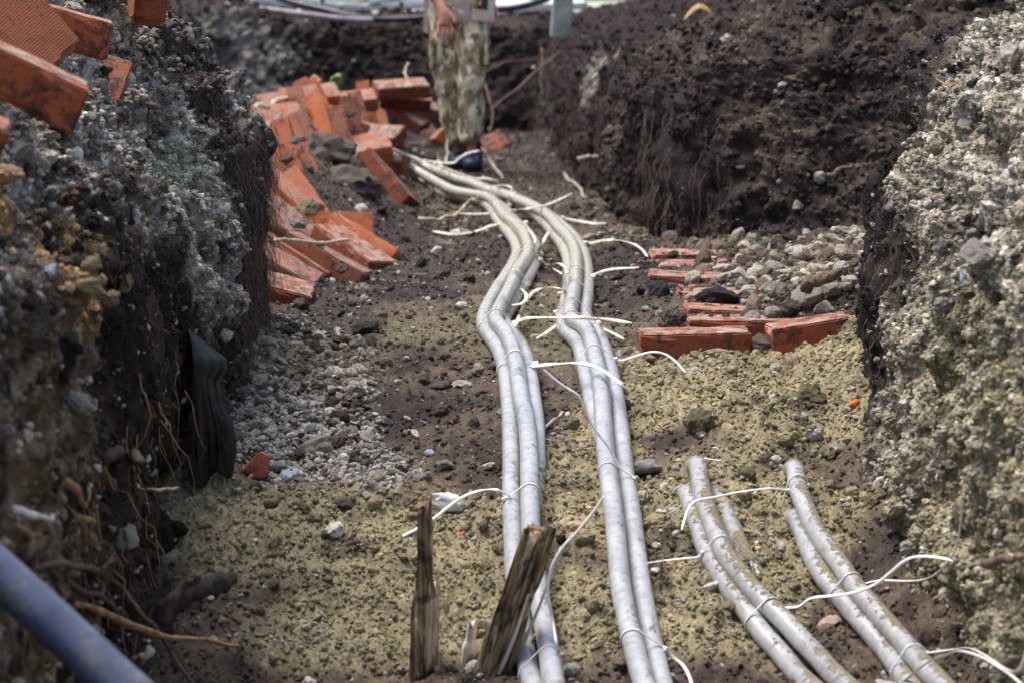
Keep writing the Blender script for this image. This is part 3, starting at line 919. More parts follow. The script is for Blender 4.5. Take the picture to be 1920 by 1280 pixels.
rootlets('middle_wall_rootlets', 'middle_trench_wall', 1800, lambda P, m: m['face'] * (P[..., 2] < zc - .15), .06, .28, M['root_brown'], .0013)

exec_after = None
# ------------------------------------------------------------------ cables
R = .0178
def cable_path(pts, h, ext_far=None, bury=False):
    P = []
    for q in pts:
        px, py = q[:2]; hh = q[2] if len(q) > 2 else h
        P.append(hit(px, py, hh))
    P = np.array(P)
    if bury:
        d = P[0] - P[2]; d[2] = 0; d /= np.linalg.norm(d)
        P = np.vstack([P[0] + d * .34 + [0, 0, -.14], P[0] + d * .13 + [0, 0, -.035], P])
    if ext_far is not None:
        P = np.vstack([P[0] + np.array(ext_far), P])
    d = P[-1] - P[-3]; d /= np.linalg.norm(d)
    P = np.vstack([P, P[-1] + d * .35, P[-1] + d * .9])
    for k in (-1, -2):
        P[k, 2] = H(P[k, 0], P[k, 1]) + h
    return P

LOW, TOP = .024, .053
CAB = {}
CAB['A_mid'] = cable_path([(721, 289), (762, 310), (800, 331), (825, 345), (846, 356), (872, 363), (908, 368), (925, 377), (937, 393), (946, 406), (965, 420), (981, 438), (989, 455), (992, 470),
    (985, 487), (972, 506), (960, 533), (943, 567), (931, 590), (930, 605), (943, 616), (953, 633), (962, 654), (968, 685), (972, 716), (977, 747), (983, 765), (989, 802), (992, 844), (993, 886), (994, 936),
    (995, 970), (998, 1030), (1008, 1100), (1018, 1153), (1027, 1205), (1033, 1247), (1038, 1279)], TOP, (-.25, .5, .0))
CAB['A_left'] = cable_path([(744, 310), (783, 331), (812, 350), (835, 364), (865, 371), (887, 373), (903, 379), (917, 388), (927, 404), (937, 418), (954, 437), (966, 456), (970, 473), (966, 490), (954, 510), (939, 533),
    (922, 560), (910, 585), (906, 602), (910, 618), (922, 635), (934, 652), (943, 677), (950, 710), (954, 747), (956, 775), (958, 823), (959, 886), (959, 936), (960, 962), (962, 1014), (965, 1070), (972, 1130), (979, 1184), (985, 1226),
    (993, 1260), (998, 1279)], LOW, (-.25, .5, .0))
CAB['A_right'] = cable_path([(735, 300), (772, 322), (805, 342), (840, 357), (880, 369), (915, 375), (945, 392), (965, 414), (985, 433), (999, 452), (1004, 470), (1001, 494), (989, 521), (974, 545), (960, 570), (946, 592), (944, 606), (955, 620), (968, 636), (980, 656),
    (989, 685), (995, 716), (1000, 754), (1004, 782), (1006, 823), (1006, 886, .012), (1002, 940, .002), (1000, 1000, -.004), (1008, 1070, -.004), (1018, 1150, -.004), (1028, 1220, -.004), (1034, 1279, -.004)], LOW, (-.25, .5, .0))
CAB['B_top'] = cable_path([(723, 283), (773, 304), (817, 320), (854, 335), (883, 343), (908, 354), (950, 366), (981, 379), (1012, 395), (1033, 410), (1047, 427), (1066, 446), (1078, 469), (1081, 494), (1079, 525), (1074, 560), (1069, 590),
    (1076, 604), (1094, 610), (1106, 629), (1116, 668), (1124, 706), (1129, 747), (1131, 792), (1135, 844), (1143, 907), (1147, 938), (1152, 972), (1158, 1045), (1164, 1101), (1172, 1142), (1185, 1197), (1197, 1247), (1207, 1279)], TOP, (-.25, .5, 0))
CAB['B_right'] = cable_path([(760, 296), (805, 315), (850, 333), (890, 345), (930, 360), (965, 371), (1000, 386), (1030, 404), (1056, 425), (1078, 447), (1092, 470), (1099, 492), (1102, 525), (1100, 556), (1096, 590), (1102, 606), (1117, 622), (1131, 652), (1141, 685), (1151, 727), (1157, 758),
    (1162, 792), (1168, 844), (1175, 907), (1181, 938), (1187, 982), (1195, 1045), (1202, 1097), (1207, 1122), (1218, 1184), (1231, 1236), (1240, 1279)], LOW, (-.25, .5, 0))
CAB['B_left'] = cable_path([(750, 300), (800, 324), (850, 345), (895, 360), (930, 370), (970, 384), (1000, 400), (1022, 420), (1041, 442), (1054, 460), (1064, 483), (1067, 510), (1066, 540), (1061, 570), (1056, 595), (1057, 612), (1065, 625), (1077, 635), (1087, 650), (1092, 668), (1098, 695), (1105, 727), (1111, 758),
    (1124, 800, .010), (1138, 850, 0), (1151, 910, -.004), (1160, 960, -.004), (1169, 1030, -.004), (1178, 1095, -.004), (1190, 1150, -.004), (1200, 1205, -.004), (1213, 1255, -.004), (1220, 1279, -.004)], LOW, (-.25, .5, 0))
CAB['C_top'] = cable_path([(1309, 872), (1313, 903), (1323, 944), (1338, 986), (1357, 1034), (1382, 1068), (1414, 1108), (1437, 1132), (1465, 1157), (1497, 1192), (1535, 1232), (1580, 1279)], TOP - .004, None, True)
CAB['C_left'] = cable_path([(1289, 925), (1296, 948), (1309, 982), (1323, 1027), (1340, 1058), (1367, 1102), (1408, 1156), (1431, 1189), (1452, 1211), (1482, 1246), (1512, 1279)], LOW, None, True)
CAB['C_right'] = cable_path([(1344, 925), (1357, 955), (1373, 990), (1388, 1027), (1408, 1062, -.004), (1440, 1104, -.022), (1475, 1140, -.032), (1515, 1182, -.034), (1560, 1230, -.034), (1602, 1279, -.034)], .009, None, True)
CAB['D_top'] = cable_path([(1491, 878), (1493, 898), (1499, 923), (1509, 948), (1525, 986), (1544, 1017), (1559, 1036), (1576, 1058), (1598, 1094), (1631, 1132), (1665, 1170), (1698, 1208), (1730, 1246), (1762, 1279)], TOP - .004, None, True)
CAB['D_low'] = cable_path([(1495, 973), (1505, 998), (1517, 1030), (1543, 1079), (1573, 1116), (1600, 1148), (1633, 1186), (1665, 1224), (1692, 1262), (1705, 1279)], LOW, None, True)
CLAB = dict(
    A_mid="grey power cable riding on top of the bundle nearer the stakes",
    A_left="grey power cable on the left side of the bundle passing behind the wooden stakes",
    A_right="sand-dusted grey cable half hidden on the right of the bundle behind the leaning stake",
    B_top="grey power cable lying uppermost in the bundle beside the brick edge",
    B_right="grey power cable on the right of the bundle closest to the brick edge",
    B_left="grey cable tucked under the left side of the bundle closest to the brick edge",
    C_top="sandy grey cable lying uppermost of the three that rise from the sand",
    C_left="sandy grey cable on the left of the three that rise from the sand",
    C_right="mostly sand-covered cable on the right of the three that rise from the sand",
    D_top="speckled grey cable, upper of the two nearest the right trench wall",
    D_low="speckled grey cable, lower of the two nearest the right trench wall")
CMAT = dict(C_top='cable_dusty', C_left='cable_dusty', C_right='cable_dusty', D_top='cable_dusty', D_low='cable_dusty')
CP = {}
for k, P in CAB.items():
    n = 260 if k[0] in 'AB' else 110
    C = spline(P, n)
    ker = np.exp(-np.linspace(-1.6, 1.6, 5) ** 2); ker /= ker.sum()
    for c in range(3):
        C[2:-2, c] = np.convolve(C[:, c], ker, 'valid')
    CP[k] = C
    V, F = tube(C, R, seg=16)
    me = mesh_np('power_cable', V, F)
    o = link_mesh('power_cable', me, M[CMAT.get(k, 'cable')])
    tag(o, CLAB[k], 'cable', 'grey power cables along the trench floor')

# ------------------------------------------------------------------ cable ties
BUN = dict(A=('A_mid', 'A_left', 'A_right'), B=('B_top', 'B_right', 'B_left'), C=('C_top', 'C_left', 'C_right'), C2=('C_top', 'C_left'), D=('D_top', 'D_low'))
CPX = [project(CP[k_]) for k_ in CP]
TIEG = 'white cable ties round the cables'
def tie(bun, head, tail, label, wid=.0030, mat='tie', dY=0.0, loop=True):
    if mat == 'tie_dirty': wid *= 1.5
    else: wid *= 1.0
    anchor = None
    keys = BUN[bun] if bun else ()
    parts = []
    if keys:
        ref = hit(head[0], head[1], .03)
        cs, ts = [], []
        for k in keys:
            C = CP[k]; i = int(np.argmin(np.linalg.norm(C - ref, axis=1))); i = min(max(i, 1), len(C) - 2)
            cs.append(C[i]); ts.append(C[i + 1] - C[i - 1])
        T = np.mean(ts, 0); T /= np.linalg.norm(T)
        Bx = np.cross(T, [0, 0, 1]); Bx /= np.linalg.norm(Bx); Nz = np.cross(Bx, T)
        c0 = np.mean(cs, 0); q = np.array([[(c - c0) @ Bx, (c - c0) @ Nz] for c in cs])
        ring = []
        for a in np.linspace(0, 2 * math.pi, 48, endpoint=False):
            n = np.array([math.cos(a), math.sin(a)])
            j = int(np.argmax(q @ n)); p = q[j] + n * (R + .0014)
            ring.append(c0 + Bx * p[0] + Nz * p[1])
        ring = np.array(ring)
        rp = np.stack(project(ring), 1)
        vis = (ring - c0) @ np.array([0, -.35, 1.0]) > -.004
        dd = np.linalg.norm(rp - np.array(head), axis=1) + np.where(vis, 0, 1e3)
        anchor = ring[int(np.argmin(dd))] + np.array([0, -.002, .002])
        parts.append(ring)
    if anchor is None:
        anchor = hit(head[0], head[1], .03)
    root = empty('cable_tie', anchor)
    tag(root, label, 'cable tie', TIEG)
    if parts and loop:
        V, F = tube(parts[0], .0010, wid * .75, seg=6, closed=True, up=(0, 1, 0))
        link_mesh('loop', mesh_np('loop', local(V, anchor), F), M[mat], root)
    b = wid * 1.5
    me = bpy.data.meshes.new('head'); bm = bmesh.new(); bmesh.ops.create_cube(bm, size=1)
    bmesh.ops.scale(bm, vec=(b * 2, b * 1.7, b * 1.5), verts=bm.verts); bmesh.ops.bevel(bm, geom=bm.edges[:], offset=b * .25, segments=1, affect='EDGES'); bm.to_mesh(me); bm.free()
    h = link_mesh('head', me, M[mat], root)
    h.rotation_euler = (random.uniform(-.5, .5), random.uniform(-.5, .5), random.uniform(-1, 1))
    if tail:
        pts = [anchor]
        n = len(tail)
        for i, (px, py) in enumerate(tail):
            Y = anchor[1] + dY * (i + 1) / n
            near_c = min(float(np.min(np.hypot(q_[0] - px, q_[1] - py))) for q_ in CPX)
            fl = hit(px, py, .090 if near_c < 26 * 5 / Y and i > 0 else .024 if Y > 5.0 else .014)
            Y = min(Y, fl[1])
            pts.append(at(px, py, Y))
        C = spline(pts, max(14, 6 * n))
        w = np.full(len(C), wid); w[-3:] = wid * np.array([.9, .75, .5])
        V, F = tube(C, w, .0011, seg=6, up=(.1, -.9, .7), fixed=True)
        link_mesh('tail', mesh_np('tail', local(V, anchor), F), M[mat], root)
    return root

tie('A', (972, 943), [(955, 928), (930, 917), (900, 919), (870, 930), (840, 950), (800, 980), (742, 1011)], "white cable tie whose long tail runs over the white stone and behind the upright stake", .0032)
tie('B', (1178, 903), [(1162, 873), (1141, 838), (1114, 802), (1100, 775), (1090, 750), (1081, 738), (1060, 725), (1037, 708), (1019, 692)], "white cable tie with a tail climbing diagonally across the bundle next to the brick edge", .0024)
tie('B', (1240, 1222), [(1262, 1232), (1280, 1245), (1293, 1268), (1300, 1295)], "white cable tie with its tail curling down at the bottom edge", .0034)
tie('A', (1042, 1257), [(1046, 1230), (1043, 1205), (1037, 1165), (1030, 1130), (1028, 1095), (1035, 1060), (1055, 1025), (1080, 998), (1105, 968), (1122, 945), (1133, 928)], "white cable tie with a string-thin tail rising right of the leaning stake", .0022, 'tie')
tie('C', (1338, 1042), [(1310, 1043), (1275, 1047), (1240, 1051), (1212, 1055)], "white cable tie reaching left from the sand-covered cables toward the main bundle", .0022)
tie('D', (1497, 923), [(1480, 917), (1440, 915), (1390, 921), (1340, 931), (1305, 938), (1290, 955), (1283, 975), (1278, 993)], "white cable tie whose tail bridges the two sand-covered cable groups", .0024, dY=-.16)
tie('C2', (1484, 1152), [(1497, 1136), (1520, 1121), (1560, 1116), (1600, 1110), (1640, 1095), (1670, 1072), (1700, 1048), (1730, 1042), (1770, 1046), (1787, 1051)], "white cable tie with an S-shaped tail crossing the cables nearest the right wall", .0030, dY=-.30)
tie('D', (1618, 1100), [(1650, 1087), (1690, 1088), (1722, 1087), (1750, 1078), (1775, 1055), (1790, 1030), (1798, 1000), (1803, 960), (1802, 930)], "white cable tie with its tail turned up against the right trench wall", .0022, dY=-.55)
tie('D', (1765, 1225), [(1790, 1216), (1815, 1214), (1838, 1222), (1862, 1237), (1885, 1252), (1905, 1258), (1918, 1245), (1926, 1215)], "white cable tie making the big loop by the lower right corner", .0028, dY=-.75)
tie(None, (1692, 1279), [(1720, 1255), (1750, 1235), (1775, 1226), (1800, 1219), (1840, 1230), (1870, 1248), (1895, 1264), (1925, 1290)], "white cable tie strap arched over the cables in the lower right corner", .0028, dY=-.72)
tie('A', (972, 692), [(1000, 686), (1040, 682), (1080, 680), (1110, 685), (1140, 700), (1165, 720), (1190, 739)], "broad white cable tie arching from one bundle over the other", .0052, dY=-.25)
tie('A', (959, 613), [(966, 607), (980, 599), (1000, 596), (1060, 595), (1100, 596), (1140, 600), (1185, 606)], "soil-stained cable tie lying straight across both bundles at their bend", .0036, 'tie_dirty', dY=-.15)
tie('B', (1148, 679), [(1165, 676), (1190, 668), (1215, 661), (1232, 660), (1252, 666), (1270, 680), (1285, 698)], "white cable tie with its tail arched in front of the front brick", .0030)
tie('B', (1076, 556), [(1060, 546), (1045, 540), (1020, 540), (1000, 548), (985, 567), (975, 590), (966, 612)], "cream cable tie making a tall arch between the two bundles", .0032, 'tie_dirty')
tie('B', (1098, 525), [(1112, 517), (1132, 509), (1160, 504), (1198, 502)], "cream cable tie pointing straight right beyond the bend", .0032, 'tie_dirty')
tie('B', (1088, 462), [(1098, 459), (1120, 454), (1150, 450), (1180, 455), (1203, 467), (1214, 482)], "cream cable tie bowed in a long arc toward the dark right wall", .0036, 'tie_dirty')
tie('A', (998, 490), [(1012, 492), (1030, 497), (1048, 494), (1062, 503), (1063, 513), (1050, 511), (1037, 503)], "cream cable tie doubled back into a hook between the bundles", .0034, 'tie_dirty')
tie('A', (966, 536), [(977, 540), (986, 550), (987, 560), (978, 570), (960, 573)], "cream cable tie curled down beside the slanting bundle", .0034, 'tie_dirty')
tie('A', (1003, 480), [(1010, 472), (1018, 455), (1026, 440), (1033, 430)], "cream cable tie standing up between the two bundles", .0034, 'tie_dirty')
tie('A', (945, 424), [(920, 424), (905, 430), (880, 437), (850, 440), (830, 437), (812, 434)], "cream cable tie stretched far left over bare soil", .0036, 'tie_dirty')
tie('A', (975, 424), [(985, 428), (996, 436), (1003, 447), (1003, 457)], "cream cable tie in a small hook over the upper bundle", .0032, 'tie_dirty')
tie('A', (948, 402), [(960, 395), (990, 391), (1030, 383), (1073, 363)], "pale cable tie shooting up to the right over the far bend", .0036, 'tie_dirty')
tie('B', (1043, 415), [(1060, 411), (1090, 416), (1118, 420), (1138, 419)], "pale cable tie lying flat to the right past the dark twig", .0036, 'tie_dirty')
tie('A', (945, 392), [(952, 380), (960, 366), (968, 360)], "short pale cable tie between the bundles at the far bend", .0034, 'tie_dirty')
tie('B', (866, 336), [(885, 334), (910, 335), (935, 340)], "pale cable tie lying along the far straight stretch of cables", .0036, 'tie_dirty')
tie('B', (862, 340), [(850, 326), (832, 315), (823, 303), (820, 286)], "thin pale cable tie curling upward near the person's boots", .0028, 'tie_dirty')
tie('B', (842, 330), [(848, 306), (862, 296), (880, 287), (900, 283)], "pale cable tie slanting up in front of the dark boot", .0034, 'tie_dirty')
tie('A', (938, 403), [(920, 401), (892, 402), (862, 401)], "thin pale cable tie poking left from the far bend", .0026, 'tie_dirty')
tie('B', (1118, 614), [(1130, 615), (1150, 625), (1170, 636)], "short cream cable tie stub just above the front brick", .0030, 'tie_dirty')
tie('B', (1062, 590), [(1050, 602), (1030, 620), (1006, 635)], "cream cable tie dropping to the soil left of the cable fold", .0030, 'tie_dirty')
tie('B', (950, 366), [(960, 352), (945, 348), (925, 350), (912, 355)], "pale cable tie coiled round the far bundle before the bend", .0034, 'tie_dirty')
tie('C', (1345, 872), [(1352, 862), (1351, 850), (1345, 840), (1336, 838)], "small white cable tie hook sticking out of the sand", .0018, loop=False)

# ------------------------------------------------------------------ bricks
def wall_hit(sheetname, px, py):
    P = SHEETS[sheetname][0]
    x, y = project(P)
    d = (x - px) ** 2 + (y - py) ** 2
    near_ = d < 36
    if not near_.any():
        i = int(np.argmin(d))
    else:
        i = int(np.argmin(np.where(near_, P[..., 1], 99)))
    return P.reshape(-1, 3)[i]

def brick_mesh(seed, L=.25, W=.12, T=.065, chip=1.0):
    rs = np.random.default_rng(seed)
    bm = bmesh.new(); bmesh.ops.create_cube(bm, size=1)
    bmesh.ops.scale(bm, vec=(L, W, T), verts=bm.verts)
    bmesh.ops.bevel(bm, geom=bm.edges[:], offset=.0035, segments=2, affect='EDGES')
    bmesh.ops.subdivide_edges(bm, edges=[e for e in bm.edges if e.calc_length() > .02], cuts=5, use_grid_fill=True)
    for v in bm.verts:
        c = np.array(v.co)
        n = float(fbm((c + seed * 1.7)[None, :], 28, 2)[0]); edge = sum(abs(c[k]) > (L, W, T)[k] / 2 - .006 for k in range(3))
        v.co *= 1 + .006 * n
        if edge >= 2:
            k = max(0, float(noise((c + seed)[None, :], 38)[0])) * chip
            v.co -= v.co.normalized() * (.012 * k)
    me = bpy.data.meshes.new('brick'); bm.to_mesh(me); bm.free()
    return me
BM = {}
def get_brick(var, mat, frac):
    k = (var, mat, frac)
    if k not in BM:
        me = brick_mesh(var + 3, .25 * frac); me.materials.append(M[mat]); BM[k] = me
    return BM[k]

def frame_rot(a, n):
    "a: long axis, n: thin-axis hint, both given as (right, up, away)"
    a = Vector((a[0], a[2], a[1])).normalized(); n = Vector((n[0], n[2], n[1]))
    n = (n - a * n.dot(a)).normalized(); m = n.cross(a)
    return Matrix((a, m, n)).transposed()

BG = 'red clay bricks tipped into the trench'
BC = [0]
def brick(px, py, Y, a, n, label, mat='brick', frac=1.0, name='brick', group=BG, shift=(0, 0, 0), lift=.03):
    BC[0] += 1
    o = bpy.data.objects.new(name, get_brick(BC[0] % 5, mat, frac)); COL.objects.link(o)
    p = at(px, py, Y) if Y else hit(px, py, lift)
    o.location = [float(v) for v in p + np.array(shift)]
    o.rotation_euler = frame_rot(a, n).to_euler()
    return tag(o, label, 'brick', group)

# near bricks on the left bank
brick(-8, 128, 3.30, (.86, -.44, .22), (.44, .88, .02), "large muddy orange brick with a greenish dusty top on the left bank", 'brick_near')
brick(66, 40, 4.05, (.94, -.27, .22), (.27, .95, .02), "big brick with white specks on its top and a chipped lower corner", 'brick_near')
brick(-12, 12, 3.62, (.60, -.72, .10), (.50, .45, -.72), "bright orange brick with comb-scored faces wedged behind the large muddy brick", 'brick')
_p = wall_hit('left_trench_wall', 150, 122)
brick(110, 132, _p[1] + .12, (.88, -.36, .15), (.22, .62, -.70), "brick sunk in gravel with only its rim showing on the left bank", 'brick_near')
brick(-176, 212, 3.0, (.85, -.36, .2), (.36, .85, .0), "dark blurred brick corner at the left edge under the large muddy brick", 'brick_near')
brick(215, -38, 4.75, (.97, .05, .15), (.0, .92, .15), "brick crossing the top edge above the gravel crest", 'brick_near')
brick(284, -72, 4.90, (.10, .96, .1), (.9, -.08, .25), "brick standing on end at the top of the gravel crest", 'brick')
# lower tumbled group by the left wall
brick(586, 385, None, (.118, -.14, -.15), (.8, .55, .1), "long brick sliding down the soil bank above the stick", 'brick')
brick(662, 474, None, (.62, -.34, -.55), (.25, .95, -.1), "pink-topped brick at the foot of the tumbled heap, beyond the stick tip", 'brick_red')
brick(688, 462, None, (.66, -.36, -.40), (.75, .55, .1), "orange brick tucked behind the pink-topped brick", 'brick')
brick(622, 437, None, (.92, -.05, .25), (.05, .45, -.88), "brick lying with its ribbed face up between the sliding brick and pink-topped brick", 'brick')
brick(540, 486, None, (.84, -.52, -.10), (.48, .80, .05), "ribbed brick with dark mud blots just below the stick", 'brick')
brick(612, 492, None, (.84, -.42, -.20), (.42, .85, .0), "ribbed brick whose end touches the soil below the stick tip", 'brick_dull')
brick(545, 432, None, (.78, -.55, -.25), (.45, .72, -.45), "dusty pink brick showing its broad face just above the stick", 'brick_dull')
brick(497, 402, None, (.28, -.90, -.20), (.80, .25, -.50), "orange brick leaning upright against the dark left wall", 'brick')
brick(524, 362, None, (.74, -.62, -.2), (.62, .66, -.25), "pale pink brick tilted below the dense pile", 'brick')
brick(514, 500, None, (.86, -.48, -.05), (.42, .88, -.2), "grey-crusted brick below the ribbed bricks by the left wall", 'brick_dull')
brick(498, 543, None, (.95, -.24, -.05), (.2, .95, -.2), "lowest brick of the tumbled heap, mortar-grey on top", 'brick_red')
brick(728, 340, None, (.50, -.56, -.35), (.72, .62, .0), "narrow brick tipped on edge on the soil slope beside the cables", 'brick_red')
brick(731, 318, None, (.25, .8, .35), (.5, .1, -.85), "reddish brick standing behind the narrow tipped brick", 'brick_red', .55, lift=.0)
# dense pile
Fa, Fn = (.95, .03, .25), (.02, .80, -.60)
Sa, Sn = (.34, -.76, -.50), (.90, .36, .10)
PG = 'bricks of the dense pile beyond the left wall'
for px, py, Y, a, n, lab, mt in (
    (543, 196, 10.6, (.93, .16, .25), (-.1, .8, -.6), "pink brick right under the pale stick on the pile", 'brick'),
    (538, 222, 10.2, Fa, Fn, "flat pink brick with mortar crumbs in the middle of the pile", 'brick'),
    (552, 252, 9.8, (.97, .05, .15), Fn, "flat orange brick, broadside on, in the pile's front step", 'brick'),
    (540, 273, 9.6, (.95, -.02, .2), Fn, "flat orange brick one step below the broadside one", 'brick'),
    (488, 250, 9.9, (.75, -.35, .4), (.25, .7, -.65), "pinkish brick emerging from behind the dark wall edge, upper", 'brick'),
    (492, 288, 9.4, (.85, -.25, .3), (.2, .75, -.6), "light orange brick emerging from behind the dark wall edge, lower", 'brick'),
    (572, 222, 10.1, Sa, Sn, "brown brick on edge at the right end of the flat steps", 'brick_dull'),
    (590, 206, 10.3, (.42, -.72, -.45), Sn, "broad brick on edge leaning over the dark gap of the pile", 'brick_dull'),
    (605, 205, 10.4, (.40, -.78, -.42), (.92, .38, .0), "bright thin-edged brick at the peak of the pile", 'brick'),
    (597, 246, 9.9, Sa, Sn, "brick on edge below the dark gap of the pile", 'brick_dull'),
    (611, 244, 10.0, (.36, -.78, -.45), (.92, .36, .05), "slim brick on edge next to the large hollow-sided brick", 'brick'),
    (582, 276, 9.7, Sa, Sn, "brown brick on edge at the pile's lower front", 'brick_dull'),
    (567, 292, 9.5, Sa, Sn, "brick on edge just left of the soil bank", 'brick_dull'),
    (545, 297, 9.4, (.25, -.82, -.45), (.93, .28, .1), "brick on edge under the flat steps, second from the soil bank", 'brick'),
    (531, 312, 9.2, (.40, -.74, -.50), (.9, .4, .1), "tall ribbed brick leaning on edge at the pile's lower left", 'brick_red'),
    (511, 322, 9.1, (.40, -.74, -.50), (.9, .4, .1), "brick on edge lowest at the dark wall edge", 'brick_dull'),
    (640, 226, 10.2, (.55, -.25, -.75), (.3, .92, .1), "large brick with a deep shadowed end in the middle of the pile", 'brick'),
    (655, 193, 10.9, (.97, .12, .1), (-.1, .9, -.4), "long orange brick lying along the pile's back crest", 'brick'),
    (690, 208, 10.8, (.20, -.85, -.4), (.95, .2, .1), "brick end standing at the right of the back crest", 'brick'),
    (676, 228, 10.4, (.25, -.85, -.4), (.93, .25, .15), "brick on edge below the back crest", 'brick_dull'),
    (661, 250, 10.2, (.15, -.9, -.35), (.95, .15, .2), "mortar-smeared brick on edge right of the shadowed end", 'brick_dull'),
    (706, 236, 10.6, (.15, .85, .45), (.9, -.1, .3), "small pink brick end at the pile's right shoulder", 'brick'),
    (720, 246, 10.5, (.2, -.8, -.5), (.95, .2, .1), "rightmost upright brick of the dense pile", 'brick'),
    (703, 256, 10.3, (.85, -.05, -.4), (.1, .85, -.5), "red brick lying under the pile's right shoulder", 'brick_red'),
    (702, 264, 10.1, (.7, -.3, -.6), (.3, .85, -.3), "dusty brick at the right foot of the dense pile", 'brick_dull'),
    (668, 284, 9.9, (.9, .15, .2), (-.1, .85, -.5), "orange brick half buried in soil at the pile's foot", 'brick'),
    (645, 268, 10.0, (.25, -.85, -.4), (.93, .25, .1), "brick on edge sunk in the soil below the shadowed end", 'brick_dull'),
    (525, 240, 10.1, (.8, -.2, .45), (.1, .8, -.55), "rubble-strewn flat brick on the left of the pile", 'brick'),
    (580, 185, 10.9, (.9, .1, .3), (0, .85, -.5), "pale orange brick at the very top left of the pile", 'brick'),
    (620, 190, 11.0, (.5, -.6, .3), (.7, .6, .2), "brick half seen behind the peak of the pile", 'brick_dull')):
    brick(px, py, None, a, n, lab, mt, group=PG, lift=.045 if py < 260 else .015)
# small far heap behind the person
FG = 'bricks of the small far heap'
for px, py, Y, a, n, lab, mt, fr in (
    (752, 168, 12.6, (.93, .05, .3), (.02, .9, -.3), "top brick of the small heap left of the person", 'brick_red', 1),
    (757, 188, 12.5, (.90, -.1, .3), (.1, .9, -.3), "second brick down of the small heap left of the person", 'brick_red', 1),
    (778, 200, 12.4, (.9, -.25, .2), (.2, .9, -.3), "soil-streaked brick in the middle of the small heap", 'brick_dull', 1),
    (764, 214, 12.2, (.7, -.5, -.3), (.4, .7, -.5), "red brick sloping down inside the small heap", 'brick_red', 1),
    (792, 240, 11.8, (.52, -.70, -.4), (.30, .45, -.85), "dull brown brick showing its broad face beside the person's shin", 'brick_dull', 1),
    (812, 228, 12.1, (.8, -.35, .2), (.2, .8, -.5), "red brick behind the dull brown one by the person's leg", 'brick_red', 1),
    (833, 264, 11.6, (.5, .5, .5), (.6, .3, -.6), "orange brick piece right at the person's ankle", 'brick', .5),
    (899, 228, 11.9, (.7, -.4, .2), (.3, .6, -.6), "small pink brick piece behind the person's knee, wall side", 'brick', .45),
    (928, 272, 11.6, (.8, .4, .2), (.2, .7, -.6), "broken brick in the grey spoil behind the person's heel", 'brick_red', .5)):
    brick(px, py, None, a, n, lab, mt, fr, group=FG, lift=.06 if py < 200 else .03)
# brick courses on the right: two front bricks and the rows half buried behind them
RG = 'bricks laid flat over the buried cables'
brick(1305, 653, 5.335, (.995, .02, .03), (0, 1, 0), "front left of the two red edge bricks, dark soil smeared on its face", 'brick_red', group=RG, shift=(0, .06, 0))
brick(1546, 630, 5.33, (.985, .16, .04), (-.16, .98, 0), "front right of the two red edge bricks, tilted up against the right wall", 'brick_red', .96, group=RG, shift=(0, .06, 0))
words = "second third fourth fifth sixth seventh eighth ninth tenth eleventh twelfth".split()
def row_brick(x, Y, rot, lab, dz=0):
    BC[0] += 1
    o = bpy.data.objects.new('brick', get_brick(BC[0] % 5, 'brick_red', 1.0)); COL.objects.link(o)
    o.location = (x, Y, float(np.interp(Y, _fy, _fz)) + .036 + dz)
    o.rotation_euler = rot
    tag(o, lab, 'brick', RG)
for k, wd in enumerate(words):
    row_brick(.515 + .030 * math.sin(k * 2.1 + .4) - .002 * k, 5.525 + .134 * k, (.05 * math.sin(k * 3), .05 * math.sin(k * 1.7), .08 * math.sin(k * 2.3)),
              f"dusty half-buried flat brick, {wd} row back behind the front left edge brick", .008 * math.sin(k * 2.9) - .004)
for k, wd in enumerate(words[:2]):
    row_brick(.80, 5.53 + .134 * k, (0, -.12, .05), f"soil-covered flat brick, {wd} row back behind the front right edge brick", .012)

# ------------------------------------------------------------------ stones, clods, chips picked out one by one
def rock_mesh(seed, sub=3, rough=.30, facet=True):
    bm = bmesh.new(); bmesh.ops.create_icosphere(bm, subdivisions=sub, radius=1)
    rs = np.random.default_rng(seed)
    cuts = [(Vector(rs.normal(size=3)).normalized(), rs.uniform(.55, .85)) for _ in range(7)]
    for v in bm.verts:
        c = np.array(v.co)
        if facet:
            for n, d in cuts:
                e = v.co.dot(n)
                if e > d: v.co -= n * (e - d) * .9
        v.co *= 1 + rough * float(fbm((c + seed * 2.3)[None, :], 1.6, 3)[0]) * .8 + (.10 + .2 * rough) * float(fbm((c + seed * 1.3)[None, :], 5.5, 2)[0])
    me = bpy.data.meshes.new('rock'); bm.to_mesh(me); bm.free()
    return me
RM = {}
def rock(px, py, r, label, mat, name='stone', cat='stone', group=None, Y=None, seed=0, rough=.3, rot=None, sub=3, facet=True, lift=.5):
    k = (seed, mat, rough, sub, facet)
    if k not in RM:
        me = rock_mesh(seed, sub, rough, facet); me.materials.append(M[mat]); RM[k] = me
    o = bpy.data.objects.new(name, RM[k]); COL.objects.link(o)
    if Y is None:
        p = hit(px, py, r[2] * lift)
    else: p = at(px, py, Y)
    o.location = [float(v) for v in p]; o.scale = r
    o.rotation_euler = rot if rot else (random.uniform(-.3, .3), random.uniform(-.3, .3), random.uniform(-.5, .5))
    return tag(o, label, cat, group)

